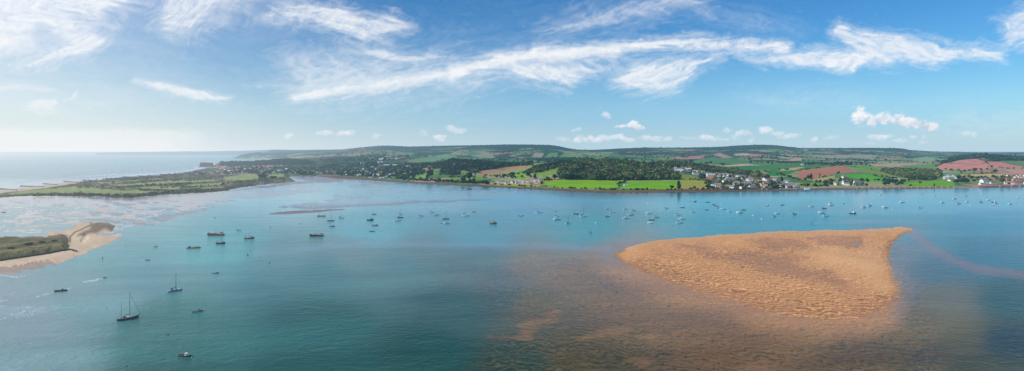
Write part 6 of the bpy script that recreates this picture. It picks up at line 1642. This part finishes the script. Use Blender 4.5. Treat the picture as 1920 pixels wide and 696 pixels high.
# kind, bearing mark x, waterline row y, apparent length in marks, heading (degrees, 0 = bow to the right), hull, cover, mast, label
BOATS = [
    ('ketch', 240, 599, 0, 47, 'N', 'w', 'd', "two masted ketch with dark hull, white rail and tall black masts", 14.0),
    ('yacht', 328, 546, 0, 50, 'S', 'b', 'd', "blue hulled yacht with a dark mast moored beyond the ketch", 9.6),
    ('motorboat', 370.5, 584.5, 0, 28, 'S', 'b', 'a', "small light blue cabin boat right of the blue hulled yacht", 6.0),
    ('motorboat', 347, 668.5, 0, -8, 'D', 'k', 'a', "long launch with dark open stern and white cabin, nearest to the viewer", 6.4),
    ('rib', 114.5, 546, 0, 22, 'K', 'k', 'a', "black open speed boat with a console throwing white wake", 7.4),
    ('rib', 195, 521.5, 0, 20, 'K', 'k', 'a', "tiny speed boat at the head of a white wake off the beach", 3.6),
    ('motorboat', 404.6, 512.5, 10.5, 12, 'K', 'w', 'a', "small dark launch with white cabin between the ketch and the fishing boats", 0),
    ('punt', 277, 488, 8, 10, 'K', 'k', 'a', "low dark open boat off the sandy point", 0),
    ('motorboat', 291.8, 463, 6.5, 15, 'K', 'w', 'a', "little dark boat with a pale cuddy farther off the sandy point", 0),
    ('barge', 405.5, 441.5, 31, 0, 'D', 'k', 'a', "long rusty work barge with a crane mast and deckhouse", 0),
    ('raft', 363.5, 465.5, 27, 2, 'K', 'k', 'a', "low mussel barge heaped with sacks and orange gear", 0),
    ('fisher', 414, 457.5, 17.5, 8, 'K', 'k', 'a', "black fishing boat with bare masts between the two barges", 0),
    ('fisher', 467.5, 448, 19, 6, 'D', 'w', 'a', "dark trawler with white wheelhouse right of the rusty work barge", 0),
    ('cruiser', 448, 432.5, 9, 10, 'W', 'k', 'a', "small white cabin boat behind the trawler and work barge", 0),
    ('barge', 594.5, 443, 27, 4, 'K', 'k', 'a', "broad black barge with reddish ends and grey deck, alone in mid channel", 0),
    ('raft', 602.7, 405.8, 17, 3, 'K', 'k', 'a', "long low dark pontoon boat just below the pink sand bar", 0),
    ('yacht', 620, 414.5, 13.5, 8, 'T', 'w', 'd', "yacht with green grey hull and tall mast below the pink sand bar", 0),
    ('yacht', 639, 409, 11.5, 5, 'W', 'k', 'a', "white yacht with a pale mast right of the green grey yacht", 0),
    ('motorboat', 622.8, 425, 10, 6, 'N', 'w', 'a', "navy launch with white cabin under the green grey yacht", 0),
    ('fisher', 694, 413.5, 13, 10, 'D', 'r', 'a', "squat reddish brown fishing boat with boxy wheelhouse", 0),
    ('yacht', 701.5, 402.3, 8.5, -6, 'N', 'k', 'a', "small dark hulled yacht behind the reddish fishing boat", 0),
    ('motorboat', 703.5, 423, 11.5, -6, 'R', 'w', 'a', "red and white motor boat below the reddish fishing boat", 0),
    ('punt', 697.7, 434.2, 9.5, 4, 'K', 'k', 'a', "dark open boat trailing a line, lowest of the boats by the reddish fishing boat", 0),
    ('yacht', 750.7, 402.3, 11, 5, 'W', 'k', 'd', "white yacht at the back of the tight group of three", 0),
    ('yacht', 750, 408.4, 12, 4, 'K', 'k', 'a', "black hulled yacht in the middle of the tight group of three", 0),
    ('yacht', 745, 414.3, 13, 6, 'W', 'w', 'a', "white yacht at the front of the tight group of three", 0),
    ('cruiser', 789.3, 405.4, 10, -5, 'W', 'k', 'a', "slim white motor boat alone right of the group of three", 0),
    ('cruiser', 810, 398.6, 9, -8, 'W', 'k', 'a', "white boat with dark canopy behind the beige covered boat", 0),
    ('cruiser', 817.5, 403.8, 11, -6, 'C', 't', 'a', "beige boat under a tan cover beside the tall dark masted yacht", 0),
    ('yacht', 835.7, 411, 12.5, 4, 'K', 't', 'd', "dark hulled yacht with tan sail cover and tall dark mast", 0),
    ('cruiser', 837.5, 419, 12, 4, 'W', 'w', 'a', "white motor cruiser in front of the dark hulled yacht with tan cover", 0),
    ('punt', 827.8, 419, 3.6, 10, 'K', 'k', 'a', "tiny dark tender behind the stern of a white motor cruiser", 0),
    ('yacht', 873, 404.7, 13.5, -4, 'W', 'b', 'a', "long white yacht with blue covers well right of the tan covered yacht", 0),
    ('punt', 889, 397.9, 6.5, 0, 'K', 'k', 'a', "flat dark punt just above the long blue covered yacht", 0),
    ('fisher', 924.5, 420, 15, -7, 'O', 'r', 'a', "orange red fishing boat with a dark bow", 0),
    ('motorboat', 976.5, 405.3, 9, 8, 'W', 'k', 'a', "small white fishing launch with upright wheelhouse, alone in mid water", 0),
    ('yacht', 1010.8, 398.8, 12, 2, 'W', 'k', 'a', "white yacht nearest the tree reflections left of the bright field's water", 0),
    ('cruiser', 1041.7, 396.8, 4.5, 20, 'W', 'k', 'a', "tiny white boat behind two stacked white boats", 0),
    ('yacht', 1044.6, 406.4, 9, 6, 'W', 'k', 'a', "white sloop directly behind the white cruiser of the stacked pair", 0),
    ('cruiser', 1044.2, 412, 14, 4, 'W', 'w', 'a', "big white cruiser, front one of the stacked pair", 0),
    ('yacht', 1065.6, 419.3, 11.5, 14, 'W', 'k', 'd', "white yacht with black cover lying lowest near the stacked pair", 0),
    ('motorboat', 1080, 401.4, 9, -10, 'D', 'k', 'a', "maroon launch behind the yacht with the tallest dark mast", 0),
    ('yacht', 1093.6, 406.2, 14, 5, 'W', 'k', 'd', "white yacht with the tallest dark mast in mid water", 0),
    ('motorboat', 1137, 392.5, 8, -10, 'W', 'k', 'a', "white and dark cuddy boat above the small dark sloop", 0),
    ('yacht', 1148, 398.4, 10.5, -6, 'W', 'k', 'a', "white yacht with dark trim right of the white and dark cuddy boat", 0),
    ('yacht', 1139.2, 406.6, 8.5, 3, 'N', 'k', 'a', "little dark hulled sloop with pale mast", 0),
    ('yacht', 1173, 392.5, 8.5, -6, 'W', 'k', 'a', "hindmost yacht of the loose cluster of four left of the sandbank", 0),
    ('yacht', 1187.5, 395.3, 10.5, 6, 'W', 'b', 'a', "yacht with blue cover at the right of the loose cluster of four", 0),
    ('yacht', 1182.5, 403.3, 12.5, 3, 'C', 'w', 'a', "cream yacht third back in the loose cluster of four", 0),
    ('yacht', 1173.2, 409.7, 13, 3, 'W', 'w', 'a', "white yacht at the front of the loose cluster of four", 0),
    ('yacht', 1216.4, 400.5, 12, 2, 'W', 'w', 'a', "white yacht standing behind the red boat off the sandbank", 0),
    ('yacht', 1230, 407.6, 12.5, 4, 'C', 't', 'a', "beige yacht with tan cover right of the red boat", 0),
    ('motorboat', 1221.6, 412.9, 10, -4, 'R', 'k', 'a', "red and black boat tucked behind a white hull off the sandbank", 0),
    ('cruiser', 1219.5, 418.3, 11, 0, 'W', 'w', 'a', "mastless white boat in front of the red and black boat", 0),
    ('yacht', 1249.4, 391.2, 9, 6, 'W', 'k', 'a', "white yacht alone behind the beige yacht with tan cover", 0),
    ('motorboat', 1279.4, 389, 8, -6, 'B', 'b', 'a', "blue launch behind the column of three white yachts", 0),
    ('yacht', 1270.8, 403.6, 11, 3, 'W', 'b', 'a', "rear one of three white yachts off the sandbank's crest", 0),
    ('yacht', 1278.6, 411, 13, 1, 'W', 'w', 'a', "middle one of three white yachts off the sandbank's crest", 0),
    ('yacht', 1274, 418.2, 13, 2, 'W', 'k', 'a', "front one of three white yachts, nearest the sandbank's crest", 0),
    ('yacht', 1299.7, 398, 9.5, -3, 'W', 'r', 'a', "white yacht with red cover right of the three white yachts", 0),
    ('barge', 1303, 378.4, 6, 50, 'K', 'k', 'a', "small square black float far out below the village", 0),
    ('punt', 1327, 379.5, 7.5, 2, 'K', 'k', 'a', "flat dark skiff right of the square black float", 0),
    ('motorboat', 1325, 393.7, 6.5, -8, 'K', 'k', 'a', "dark stubby boat below the flat dark skiff", 0),
    ('motorboat', 1338.3, 383.8, 6.5, -10, 'K', 'k', 'a', "first dark boat of the slanting line of four", 0),
    ('motorboat', 1342.7, 386.5, 6.5, -10, 'N', 'k', 'a', "second boat of the slanting line of four, navy", 0),
    ('cruiser', 1347.4, 389.7, 7.5, -8, 'W', 'k', 'a', "third boat of the slanting line of four, white with dark canopy", 0),
    ('yacht', 1354.6, 392.4, 11, 4, 'W', 'w', 'a', "white yacht with tall mast ending the slanting line of four", 0),
    ('cruiser', 1368, 397.4, 7.5, -5, 'W', 'w', 'a', "small plain white boat right below the slanting line", 0),
    ('cruiser', 1386.9, 399.3, 11.5, 4, 'W', 'w', 'a', "wide white motor boat near the brown yacht", 0),
    ('yacht', 1394.5, 394, 8, -8, 'D', 'r', 'a', "reddish brown yacht behind the wide white motor boat", 0),
    ('motorboat', 1438.4, 385.7, 6.5, 5, 'W', 'k', 'a', "low white boat far out toward the wooden wall posts", 0),
    ('rib', 1467, 384.9, 6.5, 0, 'K', 'k', 'a', "dark inflatable right of the low white boat", 0),
    ('yacht', 1457.3, 400.6, 10.5, 2, 'W', 'w', 'a', "white yacht behind the short white cruiser above the sandbank", 0),
    ('cruiser', 1451.8, 405.8, 8.5, 16, 'W', 'k', 'a', "short white cruiser close above the middle of the sandbank", 0),
    ('cruiser', 1489.7, 402, 10, 6, 'C', 'k', 'a', "cream cruiser right of the short white cruiser", 0),
    ('yacht', 1521, 387.6, 10, 4, 'W', 'w', 'a', "white yacht in clear water below the jetty", 0),
    ('motorboat', 1557, 380, 6, -5, 'W', 'w', 'a', "small white boat at the back of a staggered white pair", 0),
    ('cruiser', 1557.8, 384.6, 10, -5, 'W', 'w', 'a', "larger white cruiser at the front of a staggered white pair", 0),
    ('yacht', 1545.8, 391.1, 9, -8, 'D', 'r', 'a', "dark red yacht between the staggered pair and the plain white hull", 0),
    ('cruiser', 1540, 399.2, 11.5, -4, 'W', 'w', 'a', "plain white rounded hull just behind a white yacht above the bank", 0),
    ('yacht', 1548.5, 405.4, 13, 3, 'W', 'b', 'a', "white yacht with blue cover closest to the sandbank's right half", 0),
    ('motorboat', 1579.8, 381.7, 6.5, -6, 'W', 'w', 'a', "white dayboat right of the staggered white pair", 0),
    ('motorboat', 1599.5, 400.5, 12.5, 4, 'K', 'w', 'a', "black hulled motor yacht with white top above the bank's far end", 0),
    ('yacht', 1618.5, 389.2, 9.5, 3, 'W', 'k', 'a', "left one of two neighbouring white yachts before the sea wall", 0),
    ('yacht', 1631.4, 386, 9.5, 8, 'W', 'b', 'a', "right one of two neighbouring white yachts before the sea wall", 0),
    ('cruiser', 1659.6, 389.2, 11, -4, 'W', 'w', 'a', "long white cruiser right of the two neighbouring yachts", 0),
    ('motorboat', 1613.6, 357.4, 5.5, 6, 'W', 'w', 'a', "white boat lying close under the sea wall by the cottages", 0),
    ('yacht', 1651, 365.7, 5.5, 0, 'W', 'w', 'a', "small white yacht nearest the sea wall", 0),
    ('yacht', 1690.7, 379.7, 11, 2, 'W', 'w', 'a', "large white yacht in front of the shore meadow clump", 0),
    ('cruiser', 1725.7, 389.9, 7.5, -6, 'W', 'k', 'a', "white boat with a dark stern lowest below the shore meadow", 0),
    ('yacht', 1767, 380, 9, 5, 'W', 'w', 'a', "white sloop leading the long row of the outer moorings", 0),
    ('yacht', 1752.3, 367.2, 5.5, 0, 'W', 'w', 'a', "tiny white yacht near the meadow shore", 0),
    ('punt', 1730, 363.8, 4, 0, 'K', 'k', 'a', "dark dinghy afloat near the meadow shore", 0),
    ('yacht', 1789.5, 372.8, 9, 6, 'W', 'w', 'a', "white yacht behind the blue trimmed sloop at the outer moorings", 0),
    ('yacht', 1797.5, 381.9, 9.5, 4, 'W', 'b', 'a', "blue trimmed white sloop at the outer moorings", 0),
    ('yacht', 1811.4, 368, 5.5, 0, 'W', 'k', 'a', "small distant yacht off the pale beach", 0),
    ('cruiser', 1813.5, 378.8, 6.5, 0, 'W', 'w', 'a', "white dome-shaped covered boat at the outer moorings", 0),
    ('yacht', 1839.8, 379.1, 7.5, 3, 'G', 'k', 'a', "grey hulled yacht right of the dome-shaped covered boat", 0),
    ('yacht', 1853.2, 375.2, 7.5, -10, 'W', 'w', 'a', "white yacht behind the bright blue boat", 0),
    ('motorboat', 1864, 379.4, 9, 8, 'B', 'b', 'a', "bright blue and white boat among the outer moorings", 0),
    ('cruiser', 1867.5, 381.4, 7, -4, 'W', 'w', 'a', "white cruiser alongside the bright blue boat", 0),
    ('motorboat', 1861.8, 384.8, 5.5, 6, 'W', 'w', 'a', "little white launch in front of the bright blue boat", 0),
    ('yacht', 1894, 383, 9, 4, 'W', 'w', 'a', "white yacht at the right end of the outer moorings", 0),
    ('yacht', 1908.6, 370.4, 7, -6, 'W', 'w', 'a', "farthest white yacht at the edge of the outer moorings", 0),
    ('punt', 7, 399, 9, 0, 'K', 'k', 'a', "dark boat stranded on the wet mud behind the dune", 0),
]


def build_boats():
    rr = random.Random(91)
    for kind, px, py, w, ang, hc, cv, mast, lab, L in BOATS:
        x, y, _ = ground(px, py)
        if not L: L = max(w * y / F / max(math.cos(math.radians(ang)), .6), 2.6)
        ref = 14.0 if kind == 'ketch' else 10.0
        s = L / ref * {'barge': .84, 'raft': .92, 'fisher': .92}.get(kind, 1.0)
        nm, cat = NAMES[kind]
        flip = 180 if (w and rr.random() < .12) else 0
        big = px in (405.5, 594.5)
        # slightly heavier beam and upperworks so that each type keeps its outline at its length
        t = thing(nm, lab, cat, (x, y, 0), math.radians(ang + rr.uniform(-5, 5) * (1 if w else 0) + flip), s if kind != 'ketch' else (.80, .80, 1.0), "boats on their moorings")
        objs = []
        for name, me, par in parts_for(kind, hc, cv, mast):
            objs.append(link(name, me, objs[par] if par is not None else t))
        if kind == 'barge' and px == 594.5:
            me = MB().box(-5.35, -4.3, -1.5, 1.5, .9, 1.7, .1, .05).mesh("end_bulwark", paint((.34, .07, .05), .7, var=.25)); link("end_bulwark", me, t)


def build_buoys():
    B = [(258, 591, 'ball', (.70, .48, .06), .9, "yellow mooring buoy at the bow of the ketch"), (339, 543, 'ball', (.10, .09, .08), .6, "dark mooring buoy at the bow of the blue hulled yacht"),
         (383.2, 582, 'ball', (.55, .42, .12), .6, "small tan buoy ahead of the light blue cabin boat"), (315, 628, 'ball', (.05, .05, .05), .7, "dark buoy in open water right of the ketch"),
         (172, 639, 'stick', (.06, .05, .05), .5, "thin marker stick low at the left of the ketch"), (237.5, 687, 'ball', (.12, .06, .05), .6, "dark buoy nearest the viewer"),
         (359.5, 671, 'ball', (.62, .50, .30), .5, "pale buoy touching the bow of the nearest launch"),
         (192.5, 485.5, 'post', (.05, .05, .05), 1.1, "dark post buoy just off the sandy beach"), (235.5, 463.5, 'stick', (.10, .08, .07), 1.0, "thin post near the tip of the sandy point"),
         (464.5, 479.5, 'cone', (.03, .05, .05), .95, "dark conical channel buoy with topmark below the trawler"), (402.5, 409, 'cone', (.45, .40, .05), 1.2, "yellow green channel buoy at the mouth of the mud creek"),
         (342.5, 421, 'stick', (.35, .34, .32), 1.3, "pale marker stick at the edge of the mudflat"), (505, 493.5, 'ball', (.05, .05, .05), 1.0, "dark buoy over the shoal edge"),
         (507, 427, 'ball', (.05, .05, .06), 1.2, "dark buoy above the trawler"), (487.5, 405, 'stick', (.20, .12, .10), 1.3, "short stick by the pink sand bar"),
         (1107.6, 437, 'cone', (.03, .16, .10), 1.3, "green channel buoy left of the sandbank"), (564, 419.8, 'ball', (.05, .05, .05), 1.2, "dark buoy left of the navy launch"),
         (714.5, 434.2, 'ball', (.06, .06, .06), .9, "dark buoy at the end of the open boat's line"), (1117, 418.2, 'ball', (.78, .78, .76), 1.6, "white buoy right of the yacht with black cover"),
         (1240, 395.4, 'ball', (.75, .75, .73), 1.5, "white buoy behind the beige yacht"), (1215, 381, 'ball', (.78, .78, .76), 1.8, "white buoy in the dark reflections of the field"),
         (1411.8, 404.4, 'ball', (.78, .78, .76), 1.5, "white buoy above the left part of the sandbank"), (1428, 411.2, 'ball', (.78, .78, .76), 1.7, "large white buoy close above the sandbank"),
         (1672.5, 395, 'stick', (.78, .78, .76), 1.6, "white spar buoy right of the long white cruiser"), (1818, 385.6, 'ball', (.78, .78, .76), 1.5, "white buoy below the outer moorings"),
         (1522.5, 419, 'post', (.04, .05, .05), 1.4, "dark post buoy at the crest of the sandbank"), (1824.5, 369.4, 'ball', (.62, .30, .10), 1.4, "orange buoy behind the outer moorings"),
         (1293.7, 378, 'ball', (.05, .05, .05), 1.3, "dark buoy beside the square black float"), (255.5, 402, 'stick', (.06, .05, .05), 1.0, "dark stump in the wet mud behind the point")]
    for px, py, form, col, r, lab in B:
        x, y, _ = ground(px, py)
        nm = {'ball': 'mooring_buoy', 'cone': 'channel_buoy', 'post': 'post_buoy', 'stick': 'marker_post'}[form]
        t = thing(nm, lab, 'buoy' if form != 'stick' else 'marker', (x, y, 0), 0, r, "buoys and markers on the water")
        m = paint(col, .5, var=.08)
        if form == 'ball':
            link("float", MB().lathe([(.05, -.5), (.42, -.3), (.6, .05), (.52, .42), (.28, .62), (.06, .68)], 12).mesh("float", m, True), t)
            link("ring", MB().lathe([(.10, .66), (.14, .72), (.14, .86), (.06, .9)], 8).mesh("ring", DARKM), t)
        elif form == 'cone':
            link("float", MB().lathe([(.3, -.5), (.75, -.1), (.75, .35), (.55, .5)], 12).mesh("float", m, True), t)
            link("tower", MB().lathe([(.5, .5), (.12, 2.0)], 8).mesh("tower", m), t); link("topmark", MB().lathe([(.05, 2.0), (.3, 2.15), (.3, 2.5), (.03, 2.8)], 8).mesh("topmark", m), t)
        elif form == 'post':
            link("float", MB().lathe([(.25, -.4), (.5, 0), (.4, .35)], 10).mesh("float", m, True), t); link("post", MB().lathe([(.2, .3), (.16, 2.2)], 8).mesh("post", m), t)
        else:
            link("post", MB().lathe([(.11, -1), (.09, 2.4)], 7).mesh("post", m), t); link("cap", MB().lathe([(.16, 2.4), (.16, 2.75)], 7).mesh("cap", m), t)
build_sky()
build_water()
build_sandbank()
build_flats()
build_beach()
build_land()
build_warren()
build_woods()
build_trees()
build_houses()
build_shore()
build_boats()
build_buoys()
